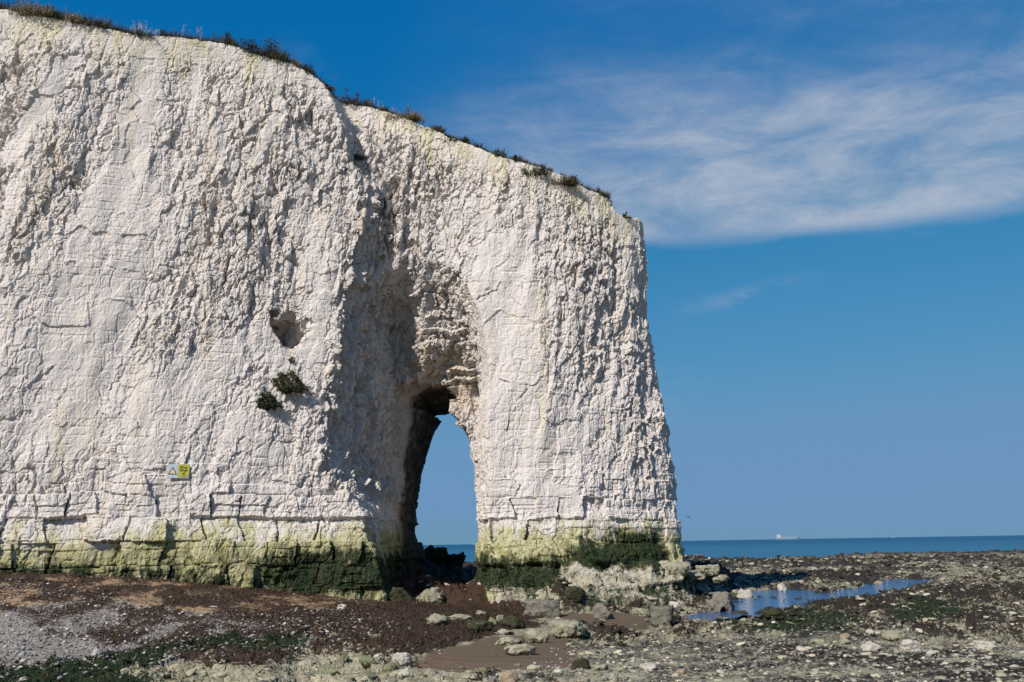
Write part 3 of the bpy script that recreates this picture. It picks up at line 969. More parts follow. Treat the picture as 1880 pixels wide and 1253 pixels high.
# green weed
gm = t.step(t.math('ADD', A('green'), t.math('MULTIPLY', t.math('SUBTRACT', t.mix(0.4, n6, n20), 0.5), 2.2)), 0.50, 0.66)
c = t.mix(gm, c, t.mix(t.step(n20, 0.35, 0.65), (0.006, 0.013, 0.004), (0.026, 0.044, 0.012)))
wet = A('wet')
c = t.mix(t.math('MULTIPLY', wet, 0.55), c, (0.03, 0.03, 0.028))
weedm = t.math('MAXIMUM', t.math('MAXIMUM', dm, mm), gm)
bh = t.math('ADD', t.math('MULTIPLY', n20, 1.0), t.math('MULTIPLY', n60, 0.5))
bh = t.math('ADD', bh, t.math('MULTIPLY', weedm, 0.4))
bh = t.math('ADD', bh, t.math('MULTIPLY', t.math('MULTIPLY', vor.outputs['Distance'], pm), -0.8))
finish(t, c, t.math('SUBTRACT', 0.92, t.math('MULTIPLY', weedm, 0.22)), bh, 0.8, 0.05, spec=0.2)
FORE = mt
me = build_ground()
me.materials.append(FORE)
foreshore = tag(link('foreshore', me), kind='structure')
print('ground', len(me.vertices), len(me.polygons), round(time.time() - T0, 1))

# ------------------------------------------------------------------ sea and pool
mt, t = new_mat('sea_water')
P = t.n('ShaderNodeNewGeometry').outputs['Position']
w1 = t.noise(t.mapping(P, (0.05, 0.11, 0.1)), 1.0, 4, 0.6)
w2 = t.noise(t.mapping(P, (0.010, 0.022, 0.1)), 1.0, 5, 0.65)
w3 = t.noise(t.mapping(P, (0.35, 0.8, 0.1)), 1.0, 4, 0.6)
c = t.mix(t.step(w2, 0.35, 0.65), (0.011, 0.075, 0.155), (0.02, 0.10, 0.185))
c = t.mix(t.step(w1, 0.55, 0.75, 0, .5), c, (0.035, 0.13, 0.19))
near = t.step(t.n('ShaderNodeVectorMath', {0: P}, operation='LENGTH').outputs['Value'], 110.0, 900.0, 1.0, 0.0)
c = t.mix(t.math('MULTIPLY', near, 0.55), c, (0.045, 0.16, 0.25))
foam = t.math('MULTIPLY', t.step(w3, 0.70, 0.76), t.step(w1, 0.58, 0.66))
c = t.mix(t.math('MULTIPLY', foam, 0.7), c, (0.5, 0.55, 0.58))
b = t.n('ShaderNodeBsdfPrincipled', {'Base Color': c, 'Roughness': 0.55, 'Specular IOR Level': 0.12})
bp = t.n('ShaderNodeBump', {'Strength': 0.8, 'Distance': 0.8, 'Height': t.math('ADD', w1, t.math('MULTIPLY', w3, 0.4))})
t.set(b.inputs['Normal'], bp.outputs[0])
t.n('ShaderNodeOutputMaterial', {'Surface': b.outputs[0]})
SEA = mt
th = np.linspace(-math.pi, math.pi, 97)
r = np.array([60.0, 100, 150, 220, 400, 800, 2000, 6000, 20000, 60000, 110000])
TH, R = np.meshgrid(th, r, indexing='ij')
V = np.stack([(R * np.sin(TH)).ravel(), (R * np.cos(TH)).ravel(), np.full(TH.size, SEA_Z)], 1)
idx = np.arange(TH.size).reshape(TH.shape)
F = np.stack([idx[:-1, :-1], idx[1:, :-1], idx[1:, 1:], idx[:-1, 1:]], -1).reshape(-1, 4)
keep = V[F][:, :, 1].max(1) > 40
tag(link('sea', mesh_np('sea', V, F[keep], SEA, True)), kind='structure')

mt, t = new_mat('pool_water')
P = t.n('ShaderNodeNewGeometry').outputs['Position']
wv = t.noise(t.mapping(P, (2.2, 3.8, 1)), 1.0, 3, 0.6)
b = t.n('ShaderNodeBsdfPrincipled', {'Base Color': (0.02, 0.085, 0.21), 'Roughness': 0.08, 'IOR': 1.33, 'Specular IOR Level': 0.5})
bp = t.n('ShaderNodeBump', {'Strength': 0.6, 'Distance': 0.15, 'Height': wv})
t.set(b.inputs['Normal'], bp.outputs[0])
t.n('ShaderNodeOutputMaterial', {'Surface': b.outputs[0]})
POOLM = mt


def water_sheet(name, poly, z, grow=1.0):
    c = np.mean(np.array(poly), 0)
    bm = bmesh.new()
    q = []
    n = len(poly)
    A_ = sum(poly[i][0] * poly[(i + 1) % n][1] - poly[(i + 1) % n][0] * poly[i][1] for i in range(n))
    for i in range(n):
        p0, p1, p2 = [np.array(poly[(i + k) % n]) for k in (-1, 0, 1)]
        d = (p2 - p0) / (np.linalg.norm(p2 - p0) + 1e-9)
        nn = np.array([d[1], -d[0]]) * (1 if A_ > 0 else -1)
        q.append(bm.verts.new(((p1 + nn * grow)[0], (p1 + nn * grow)[1], z)))
    f = bm.faces.new(q)
    if A_ < 0:
        f.normal_flip()
    bmesh.ops.triangulate(bm, faces=bm.faces[:])
    me = bpy.data.meshes.new(name)
    bm.to_mesh(me)
    bm.free()
    me.materials.append(POOLM)
    return tag(link(name, me), kind='structure')


water_sheet('tide_pool', POOL, POOL_Z, 0.7)
water_sheet('tide_pool', POOL2, POOL_Z + 0.004, 0.4)

# ------------------------------------------------------------------ rocks
def gz(x, y):
    h, _ = ground(np.atleast_1d(np.float64(x)), np.atleast_1d(np.float64(y)))
    return h


def gpoint(px, py):
    """where a line of sight meets the foreshore"""
    z = 0.1
    for _ in range(8):
        p = at_z(px, py, z)
        z = 0.4 * z + 0.6 * float(gz(p[0], p[1])[0])
    return at_z(px, py, z)


def stone_mat(name, a, b, stain, weed=0.0):
    mt, t = new_mat(name)
    oi = t.n('ShaderNodeObjectInfo')
    P = t.n('ShaderNodeNewGeometry').outputs['Position']
    n = t.noise(P, 5.0, 7, 0.7)
    n2 = t.noise(P, 24.0, 5, 0.72)
    c = t.mix(t.step(n, 0.38, 0.62), a, b)
    c = t.mix(t.step(n2, 0.48, 0.64, 0, .75), c, stain)
    c = t.mix(t.step(t.noise(P, 2.5, 8, 0.75), 0.52, 0.60, 0, .6), c, stain)
    c = t.mix(t.math('MULTIPLY', oi.outputs['Random'], 0.30), c, stain)
    if weed:
        g = t.n('ShaderNodeSeparateXYZ', {0: t.n('ShaderNodeTexCoord').outputs['Generated']}).outputs[2]
        k = t.math('ADD', t.math('SUBTRACT', t.noise(P, 8.0, 6, 0.7), t.math('MULTIPLY', g, 0.28)), weed)
        wm = t.step(k, 0.50, 0.58)
        c = t.mix(wm, c, t.mix(n2, (0.02, 0.018, 0.012), (0.05, 0.05, 0.022)))
    bmp = t.math('ADD', n2, t.math('MULTIPLY', n, 0.6))
    finish(t, c, 0.92, bmp, 0.7, 0.03, spec=0.18)
    return mt


STONE = {
    'white': stone_mat('white_chalk_stone', (0.50, 0.46, 0.42), (0.42, 0.385, 0.34), (0.28, 0.25, 0.20)),
    'pale': stone_mat('pale_chalk_stone', (0.36, 0.335, 0.255), (0.29, 0.27, 0.19), (0.15, 0.145, 0.10), 0.14),
    'green': stone_mat('green_stained_stone', (0.23, 0.23, 0.14), (0.17, 0.175, 0.10), (0.10, 0.105, 0.06), 0.12),
    'grey': stone_mat('grey_stone', (0.165, 0.15, 0.125), (0.23, 0.21, 0.175), (0.075, 0.068, 0.055), 0.10),
    'tan': stone_mat('tan_stone', (0.36, 0.285, 0.20), (0.29, 0.225, 0.155), (0.17, 0.13, 0.09)),
    'dark': stone_mat('weedy_stone', (0.16, 0.155, 0.11), (0.11, 0.105, 0.075), (0.05, 0.045, 0.035), 0.36),
    'flint': stone_mat('blue_grey_stone', (0.26, 0.27, 0.28), (0.20, 0.205, 0.215), (0.34, 0.34, 0.34)),
}
_ICO = {}


def ico(sub):
    if sub not in _ICO:
        bm = bmesh.new()
        bmesh.ops.create_icosphere(bm, subdivisions=sub, radius=1.0)
        V = np.array([v.co[:] for v in bm.verts])
        F = np.array([[v.index for v in f.verts] for f in bm.faces])
        bm.free()
        _ICO[sub] = (V / np.linalg.norm(V, axis=1)[:, None], F)
    return _ICO[sub]


def rock_shape(seed, sub=4, planes=14, block=0.0, rough=1.0):
    """a broken stone: the sphere cut by random planes, corners worn, surface pitted"""
    r = np.random.default_rng(seed)
    D, F = ico(sub)
    nrm = r.normal(size=(planes, 3))
    nrm /= np.linalg.norm(nrm, axis=1)[:, None]
    dist = r.uniform(0.62, 1.0, planes)
    if block:
        ax = np.concatenate([np.eye(3), -np.eye(3)]) + r.normal(size=(6, 3)) * 0.10
        ax /= np.linalg.norm(ax, axis=1)[:, None]
        nrm, dist = np.concatenate([nrm, ax]), np.concatenate([dist + 0.35 * block, np.full(6, 0.78)])
    dots = D @ nrm.T
    rad = np.where(dots > 0.05, dist[None] / np.maximum(dots, 0.05), 9.0)
    k = 60.0
    rad = -np.log(np.exp(-k * np.minimum(rad, 2.0)).sum(1)) / k
    o = r.uniform(0, 50, 3)
    rad = np.clip(rad, 0.3, 1.3)
    x, y, z = (D * rad[:, None] + o).T
    rad = rad * (1 + rough * (0.14 * fbm(x * 1.6, y * 1.6, z * 1.6, 5, 3) + 0.06 * fbm(x * 6, y * 6, z * 6, 6, 2)))
    fz, fe = facets(x * 2.6, y * 2.6, z * 2.6, seed % 97, 0.9)
    rad = rad * (1 + rough * (0.13 * fz - 0.06 * sstep(fe, 0.12, 0.0)))
    V = D * rad[:, None]
    lo, hi = V.min(0), V.max(0)
    V = (V - (lo + hi) / 2) / (hi - lo)          # unit box
    V[:, 2] += 0.5
    return V, F


_KEPT = []


def place_rock(name, label, px, pyb, wpx, hpx, kind, depth=0.8, group=None, planes=12, block=0.0, sub=4, sink=0.4, category='rock', rz=None, at=None):
    p = gpoint(px, pyb) if at is None else np.array(at)
    sc = np.linalg.norm(p - EYE) / FPX
    w, h = wpx * sc, hpx * sc
    seed = int(px * 7 + pyb * 13)
    V, F = rock_shape(seed, sub, planes, block, 1.25)
    V = V * np.array([w, w * depth, h * (1 + sink)])
    me = mesh_np(name, V, F, STONE[kind], True)
    o = link(name, me)
    p2 = p + np.array([p[0], p[1], 0]) / np.hypot(p[0], p[1]) * w * depth * 0.35
    o.location = (p2[0], p2[1], p[2] - h * sink)
    if rz is None:
        rz = random.uniform(-0.25, 0.25) - math.atan2(p[0], p[1])
    o.rotation_euler = (random.uniform(-.05, .05), random.uniform(-.05, .05), rz)
    tag(o, label, category, group)
    _KEPT.append((p2[0], p2[1], w * 0.5))
    return o


# (name, label, px, bottom py, width, height, kind, options)
_R = [
    ('boulder', 'large flat-sided grey boulder on brown weed before the arch pillar', 995, 1133, 70, 30, 'grey', dict(block=.7)),
    ('boulder', 'rough speckled grey boulder just right of the flat-sided grey one', 1108, 1139, 38, 30, 'grey', {}),
    ('boulder', 'square grey block on wet brown sand with pale slab behind it', 1216, 1147, 42, 33, 'grey', dict(block=1.0)),
    ('chalk_boulder', 'rounded cream chalk boulder at the near end of the tide pool', 1366, 1102, 32, 19, 'white', {}),
    ('chalk_boulder', 'green stained low boulder under the cream one at the pool edge', 1352, 1107, 34, 9, 'green', {}),
    ('stone', 'small olive stone standing in shallow water beside the cream boulder', 1381, 1108, 18, 9, 'green', {}),
    ('chalk_boulder', 'white chalk boulder in the far side of the tide pool', 1437, 1086, 18, 14, 'white', {}),
    ('chalk_boulder', 'tan boulder half across the narrow part of the tide pool', 1612, 1080, 24, 12, 'tan', {}),
    ('stone', 'small flat pinkish stone lying in the middle of the pool', 1561, 1093, 13, 6, 'tan', {}),
    ('stone', 'tiny dark weedy rock breaking the pool surface', 1420, 1098, 24, 5, 'dark', {}),
    ('stone', 'low weed covered rock in the pool, nearest to the camera', 1430, 1105, 28, 4, 'dark', {}),
    ('chalk_boulder', 'oblong white chalk stone left of the grey boulder with a hole', 1241, 1117, 25, 12, 'white', {}),
    ('flat_stone', 'pale low slab behind the square grey block', 1178, 1132, 40, 15, 'pale', {}),
    ('flat_stone', 'pale slab with dark weed on rippled sand, farther of two', 936, 1186, 54, 15, 'pale', {}),
    ('flat_stone', 'pale rounded slab on rippled sand, nearer of two', 955, 1204, 58, 19, 'pale', {}),
    ('chalk_boulder', 'pale chalk boulder with weedy foot at the top of the rippled sand', 985, 1181, 48, 24, 'pale', {}),
    ('chalk_boulder', 'jagged pale boulder with a pointed top beside dark weed', 1042, 1171, 68, 32, 'pale', dict(planes=9)),
    ('chalk_boulder', 'small pale block right of the jagged boulder', 1068, 1160, 26, 12, 'pale', {}),
    ('chalk_boulder', 'long pale boulder at the left end of the row in brown weed', 806, 1150, 44, 22, 'pale', {}),
    ('flat_stone', 'thin pale slab lying behind the long pale boulder', 845, 1140, 44, 12, 'pale', {}),
    ('weedy_boulder', 'dark green topped boulder in the middle of the boulder row', 880, 1164, 52, 24, 'dark', {}),
    ('chalk_boulder', 'grey green boulder right of the green topped one', 905, 1152, 22, 18, 'green', {}),
    ('chalk_boulder', 'small rounded pale boulder leaning on the weedy round boulder', 918, 1142, 16, 12, 'pale', {}),
    ('weedy_boulder', 'round boulder under dark weed at the right end of the row', 940, 1154, 46, 20, 'dark', {}),
    ('flat_stone', 'tilted pale slab on brown weed near the pillar foot', 884, 1131, 20, 10, 'pale', {}),
    ('flat_stone', 'pale flat ledge stone below the weedy round boulder', 925, 1166, 40, 10, 'pale', {}),
    ('chalk_boulder', 'oval pinkish white boulder resting above green stones', 737, 1220, 36, 20, 'white', dict(planes=7)),
    ('green_boulder', 'round green stained boulder under the oval white one', 716, 1237, 26, 20, 'green', {}),
    ('flat_stone', 'flat white slab wedged against the round green boulder', 741, 1242, 24, 14, 'white', {}),
    ('stone', 'small white stone between the oval boulder and a green one', 694, 1213, 17, 12, 'white', {}),
    ('green_boulder', 'smooth domed green grey boulder at the edge of brown weed', 675, 1222, 32, 16, 'green', dict(planes=6)),
    ('stone', 'pointed pale green stone alone in brown weed', 632, 1217, 18, 13, 'green', {}),
    ('green_boulder', 'large wedge shaped green grey boulder at the near edge', 602, 1246, 46, 22, 'green', dict(planes=8)),
    ('green_boulder', 'broad low green grey boulder at the bottom edge of the beach', 668, 1252, 48, 14, 'green', {}),
    ('stone', 'flat green streaked stone lying on brown weed', 690, 1174, 22, 9, 'green', {}),
    ('stone', 'dull green grey stone at the edge of the weed carpet', 614, 1169, 15, 7, 'green', {}),
    ('chalk_stone', 'bright white chalk stone at the rim of dark green weed', 180, 1204, 19, 11, 'white', dict(planes=7)),
    ('chalk_stone', 'pair of flat white stones before the cliff, upper one', 627, 1115, 20, 5, 'white', {}),
    ('chalk_stone', 'pair of flat white stones before the cliff, lower one', 626, 1120, 17, 5, 'white', {}),
    ('chalk_stone', 'flat white stone on brown weed straight below the sign', 392, 1119, 15, 6, 'white', {}),
    ('chalk_stone', 'round white stone on grey shingle', 522, 1149, 7, 6, 'white', {}),
    ('chalk_stone', 'white stone on shingle just above the green weed', 462, 1171, 11, 6, 'white', {}),
    ('chalk_stone', 'broken white chalk lump on brown weed near the sand crescent', 180, 1115, 15, 8, 'white', {}),
    ('flint_stone', 'blue grey stone on brown weed, largest of the upper beach', 90, 1126, 12, 8, 'flint', {}),
    ('chalk_stone', 'cream stone low on brown weed above the shingle', 44, 1135, 11, 5, 'white', {}),
    ('flint_stone', 'blue grey stone beside a white one near the left sand', 30, 1121, 9, 6, 'flint', {}),
    ('chalk_stone', 'white stone in weed between sand streaks', 8, 1114, 9, 5, 'white', {}),
    ('flint_stone', 'dark slate blue stone at the foot of the shingle', 40, 1205, 12, 7, 'flint', {}),
    ('chalk_stone', 'white stone in the dark green weed at the bottom corner', 44, 1250, 14, 6, 'white', {}),
    ('chalk_boulder', 'pointed white chalk boulder on grey gravel', 1672, 1198, 37, 21, 'white', dict(planes=8)),
    ('flat_stone', 'tilted white slab with dark shadowed underside on gravel', 1600, 1197, 37, 16, 'white', dict(planes=8)),
    ('flat_stone', 'rectangular white slab at the far right of the gravel', 1809, 1194, 38, 14, 'white', dict(block=.8)),
    ('flat_stone', 'thin flat pale stone right of the pointed white boulder', 1727, 1194, 24, 6, 'pale', {}),
    ('flat_stone', 'rough weedy slab behind the pointed white boulder', 1643, 1180, 44, 20, 'pale', dict(planes=9)),
    ('stone', 'pinkish flat stone among pale ones on the gravel', 1552, 1174, 20, 10, 'tan', {}),
    ('stone', 'pale triangular stone in front of the pinkish flat stone', 1549, 1184, 22, 10, 'pale', {}),
    ('stone', 'pale flat stone at the upper edge of the gravel', 1501, 1184, 26, 9, 'pale', {}),
    ('stone', 'small cream stone at the weed edge above the gravel', 1598, 1166, 16, 9, 'white', {}),
    ('chalk_stone', 'lone white stone on grey gravel nearest to the sand', 1191, 1232, 32, 13, 'white', {}),
    ('stone', 'tan jagged stone at the bottom edge below the sand', 934, 1253, 36, 20, 'tan', {}),
    ('stone', 'small white stone on the near rim of the rippled sand', 977, 1230, 19, 8, 'white', {}),
    ('stone', 'pale low stone right of the rippled sand', 1105, 1232, 26, 10, 'pale', {}),
    ('weedy_boulder', 'brown weed covered hump right of the rippled sand', 1065, 1226, 38, 16, 'dark', {}),
    ('stone', 'pale stone at the bottom edge right of the tan one', 1128, 1253, 28, 14, 'pale', {}),
    ('stone', 'green grey flat stone on the gravel below the rippled sand', 884, 1237, 30, 10, 'green', {}),
    ('stone', 'low pale stone at the bottom edge left of the tan one', 868, 1251, 34, 12, 'pale', {}),
    ('chalk_boulder', 'mottled pale boulder in front of the arch opening', 790, 1106, 54, 26, 'pale', {}),
    ('chalk_boulder', 'pale boulder right of the gap below the arch', 852, 1102, 56, 18, 'pale', {}),
    ('chalk_boulder', 'dark mottled boulder at the foot of the buttress', 735, 1106, 52, 26, 'dark', {}),
    ('stone', 'small reddish tan block in a notch of the ledge', 1181, 1074, 12, 12, 'tan', dict(block=.8)),
    ('flat_stone', 'broad pale ledge block right of the reddish one', 1195, 1090, 40, 16, 'pale', dict(block=.5)),
    ('flat_stone', 'outermost pale ledge block at the tip of the ledge', 1298, 1055, 44, 18, 'pale', dict(block=.4)),
    ('flat_stone', 'pitted pale ledge block beneath the pillar corner', 1240, 1058, 60, 24, 'pale', dict(block=.4)),
    ('flat_stone', 'pale pitted block low on the ledge, beside the outermost one', 1272, 1068, 46, 16, 'pale', dict(block=.4)),
    ('flat_stone', 'weathered pale slab at the seaward end of the ledge rubble', 1322, 1068, 34, 12, 'pale', dict(block=.3)),
    ('flat_stone', 'half buried pale block before the weedy ledge, near the square block', 1150, 1094, 50, 18, 'pale', dict(block=.3)),
    ('flat_stone', 'low mottled slab under the middle of the pillar ledge', 1100, 1100, 56, 16, 'pale', dict(block=.3)),
    ('weedy_boulder', 'dark weedy block under the middle of the pillar', 1052, 1098, 48, 20, 'dark', {}),
    ('flat_stone', 'pale broken slab left of the flat-sided grey boulder, under the pillar', 940, 1108, 60, 20, 'pale', {}),
    ('weedy_boulder', 'dark weedy block beneath the left corner of the pillar', 905, 1096, 44, 22, 'dark', {}),
    ('weedy_boulder', 'dark weedy rubble block between ledge and grey hole boulder', 1262, 1092, 40, 16, 'dark', {}),
    ('weedy_boulder', 'dark weedy rock at the pool lip, nearest the gravel', 1362, 1134, 34, 12, 'dark', {}),
    ('weedy_boulder', 'dark weedy hump along the near bank of the pool', 1420, 1131, 46, 14, 'dark', {}),
    ('boulder', 'dark weedy boulder on the reef skyline by the pillar', 1278, 1026, 30, 9, 'dark', {}),
    ('boulder', 'broad black boulder behind the arch, left of the gap', 800, 1066, 60, 38, 'dark', {}),
    ('boulder', 'low black boulder behind the arch, on the right', 838, 1064, 40, 26, 'dark', {}),
]
for nm, lab, px, pyb, wp, hp, kd, opt in _R:
    if nm == 'boulder' and 'behind the arch' in lab:
        y0 = 50.0
        p = at_y(px, pyb, y0)
        p[2] = float(gz(p[0], p[1])[0])
        place_rock(nm, lab, px, pyb, wp, hp, kd, at=p, **opt)
    elif 'ledge' in lab and pyb < 1070 or 'slanting' in lab:
        q = chit(px, pyb - 3)
        p = q[0] if q is not None else at_y(px, pyb, 38.5)
        opt = dict(opt, depth=0.7)
        place_rock(nm, lab, px, pyb, wp, hp, kd, at=p, sink=0.35, **opt)
    else:
        place_rock(nm, lab, px, pyb, wp, hp, kd, **opt)

# the grey boulder with a hole worn through its foot
p = gpoint(1318, 1134)
sc = np.linalg.norm(p - EYE) / FPX
V, F = rock_shape(4242, 5, 9, 0.5)
V = V * np.array([56 * sc, 40 * sc, 48 * sc])
V[:, 2] *= 1 - 0.32 * sstep(V[:, 0], -0.05 * sc * 56, -0.25 * sc * 56)
hd = np.hypot((V[:, 0] - 0.14 * 56 * sc) / (0.10 * 56 * sc), (V[:, 2] - 0.10 * 48 * sc) / (0.30 * 48 * sc))
V[:, 1] = np.where(V[:, 1] < 0, V[:, 1] * (1 - 0.95 * sstep(hd, 1.15, 0.75)), V[:, 1])
o = link('boulder', mesh_np('boulder', V, F, STONE['grey'], True))
o.location = (p[0] + 0.1, p[1] + 14 * sc, p[2] - 0.05)
o.rotation_euler = (0, 0, -0.2)
tag(o, 'grey boulder with a dark hole in its foot at the tide pool', 'rock')

# ---- smaller stones: the largest as things of their own, described by where they lie
_base = [rock_shape(900 + i, 3, 10, 0.2)[0] for i in range(10)]
_F3 = ico(3)[1]
_SM_MESH = {}


def small_mesh(i, kind):
    if (i, kind) not in _SM_MESH:
        _SM_MESH[(i, kind)] = mesh_np('stone', _base[i], _F3, STONE[kind], True)
    return _SM_MESH[(i, kind)]


_ADJ = {'white': 'white', 'pale': 'pale buff', 'green': 'green grey', 'grey': 'dull grey', 'tan': 'tan', 'flint': 'blue grey', 'dark': 'weedy dark'}
_NEAR = [  # landmark, its place, kinds of small stones round it, widths, how many
    ('the pointed white boulder', 1672, 1198, ('pale', 'grey', 'white', 'green'), (9, 18), 10),
    ('the tilted white slab', 1600, 1197, ('pale', 'grey', 'tan', 'white'), (9, 18), 9),
    ('the rectangular white slab', 1809, 1194, ('pale', 'grey', 'white', 'green'), (9, 18), 9),
    ('the lone white stone on gravel', 1191, 1232, ('pale', 'grey', 'green', 'tan'), (9, 20), 9),
    ('the tan jagged stone', 934, 1250, ('pale', 'green', 'white', 'grey'), (9, 20), 8),
    ('the oval pinkish white boulder', 737, 1220, ('green', 'pale', 'grey'), (9, 18), 6),
    ('the wedge shaped green boulder', 602, 1246, ('green', 'pale', 'white', 'grey'), (10, 20), 9),
    ('the broad low green boulder', 668, 1252, ('green', 'pale', 'grey'), (9, 18), 6),
    ('the pair of flat white stones', 626, 1119, ('white', 'flint', 'pale'), (4, 8), 8),
    ('the white stone straight below the sign', 392, 1119, ('white', 'flint', 'pale'), (4, 8), 9),
    ('the broken chalk lump on the weed', 180, 1115, ('white', 'flint', 'pale'), (4, 9), 9),
    ('the large blue grey stone', 90, 1126, ('white', 'flint', 'pale'), (4, 9), 9),
    ('the round white stone on shingle', 522, 1149, ('white', 'flint', 'grey', 'pale'), (4, 8), 9),
    ('the bright stone at the green rim', 180, 1204, ('white', 'flint', 'grey'), (6, 10), 6),
    ('the square grey block', 1216, 1147, ('pale', 'white', 'green', 'dark'), (8, 16), 8),
    ('the grey boulder with a hole', 1320, 1134, ('pale', 'white', 'green', 'dark'), (8, 14), 7),
    ('the large flat sided grey boulder', 995, 1133, ('pale', 'white', 'dark', 'green'), (7, 15), 8),
    ('the jagged pale boulder', 1042, 1171, ('pale', 'dark', 'green', 'tan'), (8, 18), 9),
    ('the rough slab behind the pointed boulder', 1643, 1180, ('pale', 'white', 'tan'), (8, 16), 6),
]
_WORD = {0: 'right of', 1: 'behind', 2: 'left of', 3: 'in front of'}
for mark, mx, my, kinds, wr, cnt in _NEAR:
    seen = set()
    for _ in range(cnt * 4):
        if len(seen) >= cnt:
            break
        q = random.randrange(4)
        far_ = random.random() < 0.5
        rr = random.uniform(1.3, 2.0) if not far_ else random.uniform(2.8, 4.2)
        ux, uy = [(30, 2), (4, -8), (-30, 2), (4, 9)][q]
        px, py = mx + ux * rr + random.uniform(-8, 8), my + uy * rr + random.uniform(-2, 2)
        kd = random.choice(kinds)
        if py > 1262 or (q, far_, kd) in seen:
            continue
        p = gpoint(px, py)
        if poly_sdf(np.array([p[0]]), np.array([p[1]]), POOL)[0] > -0.2 or any(math.hypot(p[0] - a, p[1] - b) < r for a, b, r in _KEPT):
            continue
        if p[1] > float(front(p[0], 1.0)) - 0.4 and p[0] < 6.5:
            continue
        seen.add((q, far_, kd))
        wp = wr[0] + (wr[1] - wr[0]) * random.random() ** 1.5
        w_ = wp * np.linalg.norm(p - EYE) / FPX
        o = link('stone', small_mesh(random.randrange(10), kd))
        hh = w_ * random.uniform(0.3, 0.55)
        o.location = (p[0], p[1], p[2] - hh * 0.35)
        o.scale = (w_, w_ * random.uniform(0.55, 1.0), hh)
        o.rotation_euler = (random.uniform(-.2, .2), random.uniform(-.2, .2), random.uniform(0, 6.28))
        tag(o, 'small %s stone %s %s %s' % (_ADJ[kd], 'some way' if far_ else 'just', _WORD[q], mark), 'stone', 'small stones strewn on the foreshore')
        _KEPT.append((p[0], p[1], w_ * 0.5))
print('rocks', round(time.time() - T0, 1))


# ---- what nobody could count: shingle, rubble, weed
def scatter(n, ymin, ymax, dens, half=31.0, power=1.0):
    """random ground points, thinning out with distance, kept with probability dens(x, y, masks)"""
    u = rng.random(n)
    r = ymin * (ymax / ymin) ** (u ** power)
    a = np.radians(rng.uniform(-half, half, n))
    x, y = r * np.sin(a), r * np.cos(a)
    h, M = ground(x, y)
    ok = rng.random(n) < dens(x, y, h, M)
    ok &= poly_sdf(x, y, POOL) < 0.1
    # not inside the cliff
    ok &= (y < front(x, np.full(x.shape, 1.0)) - 0.2) | (x > 6.4)
    return x[ok], y[ok], h[ok], {k: v[ok] for k, v in M.items()}


def stuff_mesh(name, bases, F0, x, y, z, size, flat, cols, mat, tilt=0.2):
    n = len(x)
    k = rng.integers(0, len(bases), n)
    B = np.stack(bases)[k]
    yaw = rng.uniform(0, 2 * math.pi, n)
    c, s = np.cos(yaw), np.sin(yaw)
    sx, sy = size, size * rng.uniform(0.6, 1.0, n)
    X, Y, Zb = B[:, :, 0] * sx[:, None], B[:, :, 1] * sy[:, None], B[:, :, 2] * (size * flat)[:, None]
    Zb = Zb + X * rng.normal(0, tilt, n)[:, None]
    V = np.stack([X * c[:, None] - Y * s[:, None] + x[:, None], X * s[:, None] + Y * c[:, None] + y[:, None], Zb + (z - size * flat * 0.25)[:, None]], -1)
    nv = B.shape[1]
    F = (F0[None] + (np.arange(n) * nv)[:, None, None]).reshape(-1, F0.shape[1])
    me = mesh_np(name, V.reshape(-1, 3), F, mat, True)
    cattr(me, 'tint', np.repeat(cols, nv, 0))
    return tag(link(name, me), kind='stuff')


mt, t = new_mat('loose_stone')
P = t.n('ShaderNodeNewGeometry').outputs['Position']
n2 = t.noise(P, 30.0, 4, 0.7)
tint = t.n('ShaderNodeAttribute', attribute_name='tint').outputs['Color']
finish(t, t.mix(t.step(n2, 0.5, 0.75, 0, .45), tint, (0.09, 0.085, 0.07)), 0.9, n2, 0.5, 0.02, spec=0.2)
LOOSE = mt


def pal(n, cols, w):
    cols = np.array(cols)
    i = rng.choice(len(cols), n, p=np.array(w) / sum(w))
    return np.clip(cols[i] * rng.uniform(0.75, 1.2, (n, 1)) * (1 + rng.normal(0, 0.035, (n, 3))), 0.004, 0.8)


peb = [rock_shape(300 + i, 1, 8, 0, 0.6)[0] for i in range(8)]
x, y, z, M = scatter(26000, 13.0, 38.0, lambda x, y, h, M: np.clip(M['peb'] * 0.9 + 0.02 * M['mat'] * (x < -2) + 0.05 * M['rockl'], 0, 1))
sz = 0.03 + 0.07 * rng.random(len(x)) ** 2.5 + 0.0006 * y
cols = pal(len(x), [(.33, .30, .275), (.20, .185, .17), (.10, .098, .10), (.46, .43, .40), (.27, .21, .165)], [4, 5, 3, 1.0, 1.5])
g_ = M['peb2'] > 0.5
cols[g_] = pal(int(g_.sum()), [(.27, .255, .20), (.18, .172, .135), (.085, .083, .08), (.44, .41, .33), (.24, .185, .14)], [4, 5, 4, 1.2, 1])
stuff_mesh('shingle', peb, ico(1)[1], x, y, z, sz, rng.uniform(.4, .7, len(x)), cols, LOOSE)
print('shingle', len(x))

